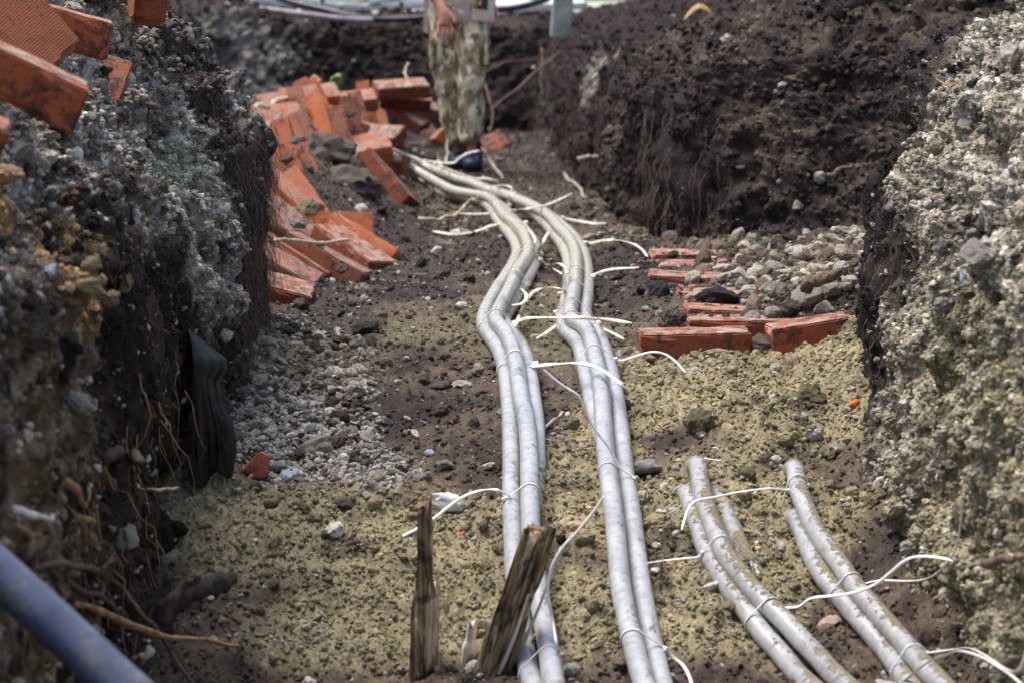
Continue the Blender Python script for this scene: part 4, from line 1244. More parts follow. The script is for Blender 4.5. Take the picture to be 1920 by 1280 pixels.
rock(837, 945, (.034, .028, .022), "bright white lumpy stone behind the upright stake", 'stone_white', seed=1, rough=.35, facet=True)
rock(690, 620, (.038, .035, .024), "big black clod of soil on the bare dark floor", 'clod_dark', 'soil_clod', 'soil clod', seed=2, rough=.4)
rock(655, 944, (.029, .026, .017), "dark brown stone lying alone below the pale gravel", 'stone_dark', seed=3)
rock(585, 838, (.036, .03, .022), "large grey block of rubble near the brick shard", 'stone_grey', seed=4)
rock(607, 845, (.020, .02, .018), "smaller grey block touching the large rubble block", 'stone_grey', seed=5)
_bm = bmesh.new()
for q_ in ((-.036, .0, -.018), (-.020, -.012, -.004), (.006, -.006, .030), (.026, .0, .018), (.024, -.014, -.020), (.004, -.022, -.022), (.022, .026, -.02), (-.02, .02, -.015), (.014, .016, .024)):
    _bm.verts.new(q_)
bmesh.ops.convex_hull(_bm, input=_bm.verts[:]); bmesh.ops.bevel(_bm, geom=_bm.edges[:], offset=.0018, segments=1, affect='EDGES')
_me = bpy.data.meshes.new('brick_shard'); _bm.to_mesh(_me); _bm.free()
_o = link_mesh('brick_shard', _me, M['brick_red']); _o.location = [float(v) for v in hit(480, 872, .018)]
tag(_o, "pointed orange brick shard at the foot of the left wall", 'brick shard')
rock(865, 722, (.024, .018, .011), "flat pale stone beside the cables, middle of the floor", 'stone_pale', seed=7)
rock(826, 723, (.020, .02, .012), "dark lump just left of the flat pale stone", 'stone_dark', seed=8)
rock(806, 850, (.011, .009, .009), "small bluish stone on dark soil left of the cables", 'stone_blue', seed=9)
rock(833, 871, (.018, .014, .011), "slanted grey stone below the small bluish one", 'stone_grey', seed=10)
rock(790, 893, (.020, .016, .011), "flat grey stone just above the white stone", 'stone_grey', seed=11)
rock(665, 655, (.016, .014, .018), "upright grey stone at the edge of the rubble", 'stone_grey', seed=12)
rock(500, 640, (.026, .02, .017), "tan clod tight against the foot of the dark wall", 'stone_pale', seed=13)
rock(540, 895, (.016, .012, .017), "grey slate-like stone in the pale gravel", 'stone_blue', seed=14)
rock(500, 1085, (.015, .013, .013), "rounded grey stone below the left sand heap", 'stone_grey', seed=15)
rock(1210, 875, (.030, .028, .018), "broad flat stone between the main bundle and the sandy cables", 'stone_grey', seed=16)
rock(1262, 962, (.012, .011, .012), "grey pebble left of the sand-covered cables", 'stone_blue', seed=17)
rock(1418, 1002, (.011, .010, .010), "pale pebble on the sand between the right cable groups", 'stone_pale', seed=18)
rock(930, 688, (.013, .012, .013), "grey stone hugging the left cable below the bend", 'stone_grey', seed=19)
rock(897, 695, (.016, .012, .012), "rounded stone left of the one hugging the cable", 'stone_grey', seed=20)
rock(1455, 690, (.014, .012, .012), "whitish stone in front of the gap between the edge bricks", 'stone_pale', seed=21)
rock(1490, 672, (.012, .010, .012), "pale pointed stone below the front right edge brick", 'stone_pale', seed=22)
rock(1605, 760, (.014, .012, .014), "orange brick bit at the foot of the right wall", 'chip_orange', 'brick_shard', 'brick shard', seed=23)
rock(1500, 640, (.020, .02, .016), "soil lump wedged between the two front edge bricks", 'stone_dark', 'soil_clod', 'soil clod', seed=24, lift=.2, Y=None) if False else None
rock(1425, 650, (.028, .03, .028), "crumbly soil lump filling the gap between the front edge bricks", 'stone_dark', 'soil_clod', 'soil clod', Y=5.38, seed=24, rough=.6)
rock(1520, 742, (.028, .026, .024), "tall sand clod left of the right wall", 'clod_sand', 'sand_clod', 'sand clod', seed=25, rough=.7, facet=False)
rock(1310, 790, (.026, .026, .028), "dark-sided sand clod standing near the buried cables", 'clod_sand', 'sand_clod', 'sand clod', seed=26, rough=.7, facet=False)
rock(1175, 765, (.018, .017, .016), "dark soil lump right of the main bundle", 'clod_dark', 'soil_clod', 'soil clod', seed=27, rough=.5)
rock(583, 398, (.05, .05, .045), "grey-green crumbly clod stuck between the tumbled bricks", 'clod_sand', 'soil_clod', 'soil clod', seed=71, rough=.7, lift=1.4)
rock(641, 428, (.026, .025, .022), "small brown clod resting on the bricks beside the long sliding brick", 'stone_dark', 'soil_clod', 'soil clod', seed=72, rough=.6, lift=2.6)
rock(520, 238, (.07, .06, .045), "mortar and soil lump on the flat pink bricks of the pile", 'stone_grey', 'soil_clod', 'soil clod', seed=73, rough=.8, lift=1.9)
rock(625, 282, (.09, .08, .06), "dark soil clod at the foot of the dense brick pile", 'stone_dark', 'soil_clod', 'soil clod', seed=74, rough=.7, lift=.8)
rock(665, 345, (.10, .09, .06), "broad brown soil lump on the slope between the pile and the cables", 'stone_dark', 'soil_clod', 'soil clod', seed=75, rough=.8, lift=.3)
for i_, (px_, py_, lf_, r_, lab_) in enumerate(((536, 300, .10, .022, "soil crumb lying on the lower left of the dense pile"), (560, 262, .11, .020, "soil crumb on the front step of the dense pile"),
        (505, 265, .10, .026, "grey mortar lump by the dark wall edge on the pile"), (655, 215, .12, .018, "small soil crumb on the large brick with the shadowed end"), (560, 420, .07, .018, "soil crumb on the dusty pink brick above the stick"),
        (600, 460, .08, .014, "pale crumb beside the stick on the bricks"), (640, 505, .05, .016, "dark crumb under the end of the ribbed brick"))):
    rock(px_, py_, (r_ * 1.3, r_, r_ * .8), lab_, ('stone_dark', 'stone_grey', 'clod_sand')[i_ % 3], 'soil_crumb', 'soil crumb', 'soil crumbs on the brick heap', Y=None, seed=80 + i_ % 3, rough=.7, lift=lf_ / (r_ * .8))
# small orange chips
for i, (px, py, lab) in enumerate(((1056, 926, "orange wood-thin brick sliver between the bundles"), (773, 375, "small orange brick chip near the far slope"), (940, 648, "reddish brick chip tucked by the cable bend"),
        (500, 830, "orange brick flake above the pointed shard"), (712, 773, "tiny red brick chip on black soil"), (867, 1000, "red brick chip right of the upright stake"), (603, 737, "orange brick crumb in the rubble"))):
    rock(px, py, (.009, .012, .005), lab, 'chip_orange', 'brick_chip', 'brick chip', 'small brick chips on the floor', seed=30 + i % 3, sub=2)
# pale stones on the buried brick rows
PS = 'pale stones spilled on the buried bricks'
for i, (px, py, r, lab, mt) in enumerate((
    (1388, 518, .026, "cream upright stone, leftmost on the buried bricks", 'stone_pale'), (1420, 515, .026, "cream rounded stone next to the leftmost one", 'stone_pale'),
    (1436, 527, .018, "yellowish stone in the middle of the pale cluster", 'stone_pale'), (1402, 548, .020, "pale stone lowest under the cream pair", 'stone_pale'),
    (1440, 543, .028, "grey wedge-shaped stone below the yellowish stone", 'stone_grey'), (1468, 520, .016, "whitish stone right of the pale cluster", 'stone_white'),
    (1455, 508, .026, "broad greyish stone at the back of the pale cluster", 'stone_grey'), (1512, 555, .034, "wide grey slab stone right of the pale cluster", 'stone_grey'),
    (1560, 545, .024, "grey stone near the right wall above the edge brick", 'stone_grey'), (1590, 530, .024, "pale grey stone touching the right wall", 'stone_pale'),
    (1548, 580, .022, "long pale stone above the tilted edge brick", 'stone_pale'), (1450, 590, .022, "flat grey stone behind the gap of the edge bricks", 'stone_grey'),
    (1410, 595, .018, "small grey stone behind the front left edge brick", 'stone_grey'), (1575, 505, .020, "small stone on the soil by the root", 'stone_pale'),
    (1480, 575, .028, "brown soil-crusted stone in the middle of the rubble", 'stone_dark'))):
    rock(px, py, (r * 1.1, r, r * .85), lab, mt, group=PS, seed=40 + i % 5, rough=.35, lift=.9)
rock(1345, 558, (.050, .04, .022), "dark soil clod with a black hollow under it on the buried bricks", 'clod_dark', 'soil_clod', 'soil clod', seed=46, rough=.5, lift=1.0)
rock(1240, 545, (.028, .05, .03), "dark soil lump at the left edge of the buried bricks", 'clod_dark', 'soil_clod', 'soil clod', seed=47, rough=.6)
rock(1255, 598, (.022, .03, .02), "brown soil lump beside the front left edge brick", 'stone_dark', 'soil_clod', 'soil clod', seed=48, rough=.6)

WS = 'stones set in the trench walls'
for i, (sh, px, py, r, lab, mt) in enumerate((
    ('right_trench_wall', 1836, 480, (.030, .03, .020), "large oval grey stone in the right wall", 'stone_grey'),
    ('right_trench_wall', 1765, 463, (.014, .012, .013), "small round grey stone left of the large oval one", 'stone_grey'),
    ('right_trench_wall', 1812, 521, (.016, .012, .014), "bluish triangular stone under the large oval one", 'stone_blue'),
    ('right_trench_wall', 1775, 572, (.022, .02, .014), "flat grey stone jutting from the right wall below the bluish one", 'stone_grey'),
    ('right_trench_wall', 1828, 440, (.016, .014, .013), "grey stone just above the large oval one", 'stone_grey'),
    ('right_trench_wall', 1905, 100, (.026, .02, .022), "pale stone high on the right wall near the frame edge", 'stone_pale'),
    ('right_trench_wall', 1815, 240, (.020, .02, .016), "grey stone under the dark overhang of the right wall", 'stone_grey'),
    ('left_trench_wall', 187, 163, (.018, .016, .015), "grey stone just right of the large muddy brick's end", 'stone_grey'),
    ('left_trench_wall', 228, 215, (.015, .014, .013), "dark stone in the pale gravel of the left bank", 'stone_dark'),
    ('left_trench_wall', 262, 215, (.018, .015, .014), "flat grey stone right of the dark one on the left bank", 'stone_grey'),
    ('left_trench_wall', 168, 222, (.016, .014, .012), "brownish stone beneath the large muddy brick's corner", 'stone_grey'),
    ('left_trench_wall', 257, 405, (.008, .008, .012), "small white stone in the middle of the left wall", 'stone_white'),
    ('left_trench_wall', 163, 500, (.022, .02, .014), "yellow block-shaped stone in the left wall", 'stone_yellow'),
    ('left_trench_wall', 160, 540, (.022, .02, .014), "yellow-brown stone directly under the yellow block", 'stone_yellow'),
    ('left_trench_wall', 235, 530, (.013, .014, .016), "yellow angular stone right of the yellow block", 'stone_yellow'),
    ('left_trench_wall', 205, 560, (.018, .018, .012), "ochre stone at the lip of the dark hollow", 'stone_yellow'),
    ('left_trench_wall', 92, 510, (.012, .012, .011), "blue-grey stone left of the yellow block", 'stone_blue'),
    ('left_trench_wall', 40, 285, (.020, .02, .016), "blurred grey stone below the dark brick corner", 'stone_grey'),
    ('left_trench_wall', 235, 1010, (.026, .024, .026), "brown-crusted stone low on the left wall above the roots", 'stone_pale'),
    ('middle_trench_wall', 1535, 333, (.026, .022, .018), "pale grey stone on the dark slope of the middle wall", 'stone_pale'),
    ('middle_trench_wall', 1495, 385, (.018, .015, .015), "small pale stone low on the dark slope", 'stone_pale'),
    ('middle_trench_wall', 1365, 75, (.022, .02, .018), "pale stone on the brow of the middle wall", 'stone_pale'))):
    p = wall_hit(sh, px, py)
    o = rock(px, py, r, lab, mt, group=WS, Y=max(p[1] - .004, 1), seed=50 + i % 6, rough=.6)

# rubble stones at the foot of the left wall, all alike
for i in range(46):
    px = random.uniform(455, 660); py = random.uniform(735, 905)
    if abs(px - 480) < 32 and abs(py - 868) < 32: px += 70
    r = random.uniform(.007, .014)
    rock(px, py, (r * 1.2, r, r * .8), "small pale stone in the gravel patch below the left wall", random.choice(('stone_pale', 'stone_grey', 'stone_pale', 'stone_white') if py > 790 else ('stone_grey', 'stone_grey', 'stone_pale')), 'pebble', 'pebble',
         'pale pebbles in the gravel patch', seed=60 + i % 6, sub=2)

# ------------------------------------------------------------------ roots, sticks and twigs
def stick(pts, rad, label, mat, name='stick', cat='stick', group=None, rough=.5, taper=(1, .7), seg=8, n=None, parent=None):
    "pts: (px, py, Y)  or (px, py, None, height) to lie on the floor"
    P = []
    for q in pts:
        if q[2] == 'L':
            w_ = wall_hit('left_trench_wall', q[0], q[1]); P.append(at(q[0], q[1], w_[1] - (q[3] if len(q) > 3 else .05)))
        elif q[2] is None: P.append(hit(q[0], q[1], (q[3] if len(q) > 3 else rad) + .010))
        else: P.append(at(*q))
    C = spline(P, n or max(12, 7 * len(P)))
    r = rad * np.linspace(taper[0], taper[1], len(C)) * (1 + .28 * vnoise(np.linspace(0, len(P) * 2.5, len(C)) + pts[0][0] * .37, np.full(len(C), pts[0][1] * .11), np.full(len(C), .5)))
    C = C + (vnoise(np.linspace(0, len(P) * 2.2, len(C))[:, None] + np.array([0., 31, 57]), np.full((len(C), 3), pts[0][0] * .21), np.full((len(C), 3), pts[0][1] * .17)) * rad * .9)
    V, F = tube(C, r, seg=seg, rough=rough, seed=pts[0][0] * .01)
    c0 = C[0]
    o = link_mesh(name, mesh_np(name, local(V, c0), F), M[mat])
    o.location = [float(v) for v in c0]
    return tag(o, label, cat, group)

stick([(430, 456, 5.9), (480, 454, 6.1), (540, 452, 6.35), (600, 456, 6.6), (655, 450, 6.8)], .0055, "bark-peeled stick jutting from the dark wall across the bricks", 'twig_pale')
stick([(455, 212, 9.3), (485, 203, 9.4), (515, 196, 9.5), (540, 184, 9.6), (556, 173, 9.7)], .014, "thick pale stick laid on top of the brick pile", 'twig_pale')
stick([(462, 222, 9.2), (500, 212, 9.4), (528, 216, 9.5)], .010, "pale broken branch just under the thick pale stick", 'twig_pale')
stick([(672, 302, 9.6), (690, 294, 9.8), (706, 289, 9.9), (722, 281, 10.0)], .007, "grey twig leaning on the pile where the cables end", 'twig_grey')
stick([(904, 280, 10.9), (920, 303, 10.6), (934, 322, 10.4), (944, 337, 10.3)], .009, "brown stick propped beside the person's boot", 'twig_grey')
stick([(842, 235, 10.9), (840, 265, 10.8), (839, 290, 10.7), (838, 308, 10.6)], .007, "upright pale twig in front of the person's shin", 'twig_pale')
stick([(1057, 325, None), (1075, 345, None), (1100, 372, None)], .008, "straight brown twig on soil below the right wall", 'twig_grey')
stick([(1082, 302, 9.0), (1095, 297, 9.0), (1112, 295, 9.05), (1128, 299, 9.1), (1150, 298, 9.2)], .012, "knobbly root poking out of the dark right wall", 'twig_grey', 'root', 'root')
stick([(1041, 355, 8.7), (1036, 385, 8.6), (1034, 410, 8.5), (1033, 436, 8.4)], .006, "thin black twig standing against the bend of the far bundle", 'root_dark')
stick([(864, 322, 10.2), (868, 345, 10.1), (872, 372, 9.9)], .007, "dark twig upright across the far cables", 'root_dark')
stick([(838, 305, 10.5), (833, 340, 10.2), (828, 375, 9.9), (826, 395, 9.8)], .006, "dark twig bowed in front of the far cables", 'root_dark')
stick([(815, 352, None), (806, 366, None), (795, 378, None)], .008, "short black twig beside the farthest cables", 'root_dark')
stick([(921, 452, None, .05), (917, 470, None, .03), (914, 492, None, 0)], .006, "short dark twig stuck in the bare floor", 'root_dark')
stick([(785, 412, None), (800, 414, None), (830, 410, None), (860, 398, None), (880, 378, None, .03), (896, 372, None, .06)], .006, "thin pale root trailing from the far bundle to the soil", 'twig_pale', 'root', 'root')
stick([(1090, 452, None), (1115, 444, None), (1150, 431, None)], .009, "greyish split twig lying right of the bundle", 'twig_grey')
stick([(630, 622, None), (636, 632, None), (642, 645, None)], .006, "short bent twig in the rubble", 'twig_grey')
stick([(1508, 540, None, .10), (1530, 528, None, .10), (1552, 522, None, .10), (1572, 512, None, .10)], .014, "thick purple-brown root on the rubble near the right wall", 'root_brown', 'root', 'root')
stick([(1552, 331, 6.9), (1570, 322, 6.9), (1585, 318, 6.9), (1600, 312, 6.95)], .007, "thin root on the dark slope next to the right wall", 'root_brown', 'root', 'root')
stick([(1376, 440, 7.4), (1390, 425, 7.5), (1402, 408, 7.55)], .004, "thin straw lying on the dark slope", 'twig_pale')
stick([(1112, 150, 9.8), (1122, 135, 9.8), (1135, 110, 9.8)], .006, "pale straw on the brow of the right wall", 'twig_pale')
# roots in front of the end wall
stick([(1105, 60, 13.9), (1050, 100, 13.6), (1000, 140, 13.2), (960, 175, 12.9), (922, 205, 12.6)], .008, "long thin root slanting behind the person", 'root_brown', 'root', 'root')
stick([(905, 140, 13.4), (940, 120, 13.5), (980, 115, 13.6), (1010, 112, 13.8)], .006, "thin arched root beside the person's thigh", 'root_brown', 'root', 'root')
stick([(1017, 90, 13.6), (1016, 140, 13.5), (1014, 200, 13.4)], .009, "vertical root hanging on the far end wall", 'root_brown', 'root', 'root')
stick([(910, 160, 12.7), (916, 185, 12.6), (924, 210, 12.5), (918, 250, 12.3)], .005, "wispy hanging root right of the person's leg", 'root_brown', 'root', 'root')
# roots in the lower left corner
stick([(-25, 1035, 'L'), (60, 1090, 'L'), (160, 1138, 'L'), (280, 1184, 3.5), (380, 1202, 3.7), (447, 1208, 3.8)], .0062, "long tan root crossing the lower left corner in front of others", 'root_tan', 'root', 'root', taper=(1.1, .5), n=60)
stick([(55, 1068, 'L'), (130, 1058, 'L'), (185, 1070, 'L'), (225, 1100, 'L'), (262, 1145, 3.55), (290, 1178, 3.6), (312, 1208, 3.65), (340, 1250, 3.65), (372, 1295, 3.65)], .0048, "branching brown root dropping behind the long tan one", 'root_brown', 'root', 'root', n=60)
stick([(95, 1070, 'L'), (140, 1100, 'L'), (190, 1122, 'L'), (235, 1150, 'L')], .005, "short brown root running beside the long tan one", 'root_brown', 'root', 'root')
stick([(212, 1162, 'L'), (250, 1180, 'L'), (290, 1192, 3.65)], .004, "thin tan root under the long tan one", 'root_tan', 'root', 'root')
stick([(232, 1262, 'L'), (252, 1238, 'L'), (268, 1232, 3.5), (282, 1216, 3.55)], .007, "pale gnarled root stub at the bottom by the pipe", 'twig_pale', 'root', 'root')
stick([(185, 1075, 'L'), (200, 1060, 'L'), (212, 1040, 'L')], .003, "hair-thin root fork above the branching root", 'root_brown', 'root', 'root')
stick([(203, 858, 'L'), (222, 848, 'L'), (245, 849, 'L'), (266, 860, 3.5)], .010, "curved purple-brown root stub in the left wall", 'root_brown', 'root', 'root')
stick([(252, 911, 'L'), (275, 917, 3.78), (300, 917, 3.8), (334, 912, 3.85)], .0028, "straw-yellow twig stuck to the left wall", 'twig_pale')
stick([(24, 957, 'L'), (45, 961, 'L'), (65, 969, 'L'), (98, 969, 'L')], .005, "bright cream wood chip in the lower left wall", 'wood_white', 'wood_chip', 'wood chip')
stick([(140, 966, 'L'), (165, 975, 'L'), (190, 985, 'L'), (212, 992, 'L')], .005, "tan twig right of the cream wood chip", 'root_tan')
stick([(25, 978, 'L'), (45, 992, 'L'), (72, 1005, 'L')], .0042, "tan stubby twig below the cream wood chip", 'root_tan')
stick([(168, 905, 'L'), (168, 918, 'L'), (167, 935, 'L')], .003, "tiny upright yellow straw above the cream wood chip", 'twig_pale')
stick([(120, 905, 'L'), (140, 920, 'L'), (160, 955, 'L')], .0055, "crusty tan root end hanging in the lower left wall", 'root_tan', 'root', 'root')
stick([(1845, 1056, 3.45), (1872, 1049, 3.38), (1900, 1044, 3.3), (1935, 1036, 3.2)], .006, "thin brown root out of the right wall at the frame edge", 'root_brown', 'root', 'root')
stick([(418, 668, 4.95), (422, 660, 4.95), (428, 652, 4.95)], .003, "tiny pale twig tip above the black film", 'twig_pale')
stick([(462, 655, 5.55), (468, 690, 5.5), (476, 725, 5.45), (480, 732, 5.42)], .008, "grey root hugging the base of the dark wall", 'root_brown', 'root', 'root')
stick([(1020, 805, None), (1040, 785, None), (1058, 772, None)], .004, "thin grass stem in the soil between the bundles", 'twig_grey')
stick([(815, 168, None) if False else (765, 120, 13.2), (759, 135, 13.1), (762, 150, 13.0)], .006, "crooked pale twig above the small far heap", 'twig_pale')

# dark forked stump
def stump():
    P = [at(300, 1185, 3.75), at(312, 1150, 3.75), at(345, 1118, 3.78), at(390, 1100, 3.82), at(434, 1085, 3.88)]
    c0 = P[0]
    root = empty('root_stump', c0)
    tag(root, "dark forked root stump rising at the foot of the left wall", 'root stump')
    C = spline(P, 30); r = np.interp(np.linspace(0, 1, 30), [0, .3, .8, 1], [.022, .018, .014, .0105])
    V, F = tube(C, r, seg=14, rough=.85)
    link_mesh('trunk', mesh_np('trunk', local(V, c0), F), M['root_dark'], root)
    C = spline([at(310, 1165, 3.73), at(318, 1130, 3.72), at(342, 1100, 3.72), at(368, 1072, 3.72)], 18)
    V, F = tube(C, np.linspace(.010, .006, 18), seg=8, rough=.5)
    link_mesh('side_root', mesh_np('side_root', local(V, c0), F), M['root_brown'], root)
    C = spline([at(355, 1092, 3.72), at(368, 1088, 3.71), at(372, 1076, 3.70)], 10)
    V, F = tube(C, np.linspace(.008, .005, 10), seg=7, rough=.5)
    link_mesh('stub', mesh_np('stub', local(V, c0), F), M['root_brown'], root)
stump()

# ------------------------------------------------------------------ rotten wooden stakes
def wood(base, top, wb, wt, label, mat='wood', seed=0, ragged=.02, name='wooden_stake', cat='stake', splinters=()):
    b = np.array(base); t = np.array(top); ax = Vector(t - b); L = ax.length
    n, seg = 26, 16
    rs = np.random.default_rng(seed)
    V = []; F = []
    zs = np.linspace(-.05, L, n)
    ang = np.linspace(0, 2 * math.pi, seg, endpoint=False)
    tips = rs.uniform(-ragged, ragged, seg)
    prof = 1 + .26 * rs.normal(size=seg)
    for i, z in enumerate(zs):
        f = max(0, z / L)
        for k, a in enumerate(ang):
            w = np.interp(f, [0, .42, .56, 1], [wb, wb * .9, wt * 1.12, wt]) * .5 * (1 + .10 * vnoise(np.array([z * 30.]), np.array([seed + .5]), np.array([(a > 1.5) * 5.5 + .5]))[0])
            e = np.clip(prof[k] + .22 * vnoise(np.array([k * 1.3 + seed]), np.array([z * 22.]), np.array([.5]))[0], .55, 1.4)
            c, s = math.cos(a), math.sin(a)
            sq = 1 / max(abs(c), abs(s)) ** .6
            zz = z + (tips[k] * 1.2 if i == n - 1 else tips[k] * .6 if i == n - 2 else 0)
            V.append((w * e * c * sq, w * .72 * e * s * sq, zz))
    for i in range(n - 1):
        for k in range(seg):
            l = (k + 1) % seg; F.append((i * seg + k, i * seg + l, (i + 1) * seg + l, (i + 1) * seg + k))
    F.append(tuple((n - 1) * seg + k for k in range(seg)))
    root = empty(name, b)
    root.rotation_euler = ax.to_track_quat('Z', 'Y').to_euler()
    tag(root, label, cat)
    link_mesh('shaft', mesh_np('shaft', V, F), M[mat], root)
    for (x0, z0, x1, z1, wd, m2) in splinters:
        C = spline([(x0, -wb * .32, z0), ((x0 + x1) / 2, -wb * .42, (z0 + z1) / 2), (x1, -wb * .40, z1)], 14)
        V2, F2 = tube(C, np.linspace(wd, wd * .25, 14), wd * .5 if False else None, seg=6, rough=.3)
        link_mesh('splinter', mesh_np('splinter', V2, F2), M[m2], root)
    return root

gb = hit(797, 1262)
wood(gb, at(797, 945, gb[1] - .01), .048, .023, "upright rotten wooden stake with a ragged top", seed=3, splinters=((.012, .02, .019, .19, .0065, 'wood'), (-.012, .0, -.018, .10, .007, 'wood'), (.004, .0, .008, .13, .005, 'wood')))
gb = hit(925, 1255)
wood(gb, at(1008, 1000, gb[1] - .05), .064, .046, "thick rotten wooden stake leaning against the cables", seed=9, ragged=.012, splinters=((.024, .02, .040, .235, .0042, 'wood_white'), (-.02, .0, -.014, .16, .006, 'wood_white'), (.036, -.02, .05, .07, .006, 'wood'), (.0, .0, .004, .13, .012, 'wood')))
gb = hit(880, 1240)
wood(gb, at(886, 1168, gb[1] - .01), .028, .014, "small bleached white splinter of wood between the two stakes", 'wood_white', seed=5, ragged=.01, name='wood_splinter', cat='splinter')

# ------------------------------------------------------------------ black plastic film hanging on the left wall
def film():
    nz_ = lambda a_, b_, c_: float(vnoise(np.array([a_ + 3.3]), np.array([b_ + 1.7]), np.array([c_ + .5]))[0])
    nu, nv = 60, 70
    ys = np.array([618, 650, 672, 690, 712, 750, 790, 840, 880, 900])
    lx = np.array([352, 360, 361, 360, 359, 359, 360, 362, 364, 366])
    rx = np.array([358, 392, 424, 427, 410, 418, 436, 443, 437, 432])
    V = []; F = []
    c0 = at(395, 890, 4.60)
    wy = [min(wall_hit('left_trench_wall', x_, y_)[1] for x_ in (362, 376, 395, 415)) - .05 for y_ in (620, 680, 740, 800, 860)]
    yb = lambda y_: float(np.interp(y_, (620, 680, 740, 800, 860), np.minimum.accumulate(wy)))
    for j in range(nv):
        y = np.interp(j / (nv - 1), [0, 1], [618, 898]); l = np.interp(y, ys, lx); r = np.interp(y, ys, rx)
        for i in range(nu):
            u = i / (nu - 1)
            px = l + (r - l) * u
            f = (y - 618) / 280
            dep = .032 * nz_(u * 2.6 + .8 * f, f * 1.3, 1) + .012 * nz_(u * 6 - f, f * 2.6, 5) + .006 * nz_(u * 9, f * 9, 9) + .03 * abs(u - .45) + .022 * abs(nz_(u * 4.5 + .6 * f, f * 1.6, 13)) + .010 * abs(nz_(u * 10 - f, f * 4, 17))
            Y = yb(y) - .02 + .10 * u * (1 - .3 * f) + dep * (.35 + .65 * min(1, f * 3))
            yy = y + 6 * math.sin(u * 9) * f + (14 * math.sin(u * 5 + 1) if j > nv - 6 else 0) * (j - nv + 6) / 6
            V.append(at(px, yy, Y) - c0)
    for j in range(nv - 1):
        for i in range(nu - 1):
            a = j * nu + i; F.append((a, a + 1, a + nu + 1, a + nu))
    o = link_mesh('plastic_film', mesh_np('plastic_film', V, F), M['plastic_black'])
    o.location = [float(v) for v in c0]
    so = o.modifiers.new("thick", 'SOLIDIFY'); so.thickness = .0012
    tag(o, "torn black plastic film hanging in folds on the left wall", 'plastic film')
film()

# ------------------------------------------------------------------ pipes and hoses
def pipe(P, r, label, mat, name='pipe', cat='pipe', n=40, seg=16):
    C = spline(P, n); V, F = tube(C, r, seg=seg)
    c0 = C[0]
    o = link_mesh(name, mesh_np(name, local(V, c0), F), M[mat]); o.location = [float(v) for v in c0]
    return tag(o, label, cat)
a, b = at(-15, 1062, 2.62), at(265, 1318, 2.58)
d = b - a
pipe([a - d * .35, a, b, b + d * 1.2], .0255, "blue-grey pipe leaning across the lower left corner", 'pipe_blue')
HG = 'pipes and hoses on the ground at the far end'
for pts, r, lab, mt in (
    ([(520, -4, 15.3), (560, 8, 15.2), (600, 17, 15.1), (660, 31, 15.0), (720, 37, 15.0), (800, 33, 15.0), (850, 24, 15.1), (960, 16, 15.2), (1030, -2, 15.3)], .020, "black hose sagging along the edge of the far end", 'hose_black'),
    ([(465, 16, 15.0), (510, 20, 14.95), (570, 28, 14.9), (640, 36, 14.9), (700, 39, 14.9)], .020, "grey hose lying in front of the black one at the far end", 'hose_grey'),
    ([(545, -6, 17), (570, 4, 17), (605, 14, 16.8), (640, 22, 16.6)], .018, "short dark hose slanting behind the black hose", 'hose_black'),
    ([(770, -6, 18), (720, 4, 17.5), (690, 12, 17), (650, 24, 16.6)], .016, "dark hose slanting the other way behind the black hose", 'hose_black'),
    ([(690, 0, 19), (665, 9, 18.5), (640, 18, 18)], .012, "thin brown pole behind the crossing hoses", 'root_brown')):
    tag(pipe([at(*q) for q in pts], r, lab, mt, 'hose', 'hose', n=50, seg=10), group=HG)

def slab(c, size, rot, label, mat, name, cat, group=None, seed=1):
    bm = bmesh.new(); bmesh.ops.create_cube(bm, size=1); bmesh.ops.scale(bm, vec=size, verts=bm.verts)
    bmesh.ops.bevel(bm, geom=bm.edges[:], offset=min(size) * .15, segments=2, affect='EDGES')
    bmesh.ops.subdivide_edges(bm, edges=[e for e in bm.edges if e.calc_length() > .1], cuts=4, use_grid_fill=True)
    for v in bm.verts:
        v.co += Vector((0, 0, .012)) * float(noise(np.array(v.co)[None, :] + seed, 6)[0])
    me = bpy.data.meshes.new(name); bm.to_mesh(me); bm.free()
    o = link_mesh(name, me, M[mat]); o.location = [float(v) for v in c]; o.rotation_euler = rot
    return tag(o, label, cat, group)
slab(at(540, 8, 16.6), (1.1, .35, .05), (0, .06, .25), "pale board lying at the far end, left of the hoses", 'board_pale', 'board', 'board', 'pale boards beyond the far end')
slab(at(720, 14, 17.6), (1.0, .5, .05), (0, -.08, -.2), "whitish board behind the black hose, left of the person", 'board_pale', 'board', 'board', 'pale boards beyond the far end', 2)
slab(at(985, 12, 16.4), (.8, .35, .05), (.1, -.03, .1), "white board right of the person at the far end", 'board_pale', 'board', 'board', 'pale boards beyond the far end', 3)
slab(at(1054, 22, 13.6), (.11, .06, .30), (.1, .06, .1), "lichen-grey concrete post stub at the far right corner", 'board_green', 'post', 'post', None, 4)
slab(at(640, 3, 24), (2.6, 1.2, .12), (0, .0, .1), "large white sheet lying on the ground far behind the hoses", 'board_pale', 'sheet', 'sheet', None, 5)

# ------------------------------------------------------------------ small plants and leaves
def leaf_mesh(L, W, curl, n=8):
    V = []; F = []
    for i in range(n + 1):
        f = i / n; w = W * math.sin(math.pi * min(1, .08 + f * .92)) ** .8
        z = curl * math.sin(f * 2.4) * L; y = L * f * (1 - .25 * abs(curl) * f)
        V += [(-w, y, z + .25 * w), (0, y, z), (w, y, z + .25 * w)]
    for i in range(n):
        a = i * 3
        F += [(a, a + 1, a + 4, a + 3), (a + 1, a + 2, a + 5, a + 4)]
    return mesh_np('leaf', V, F)

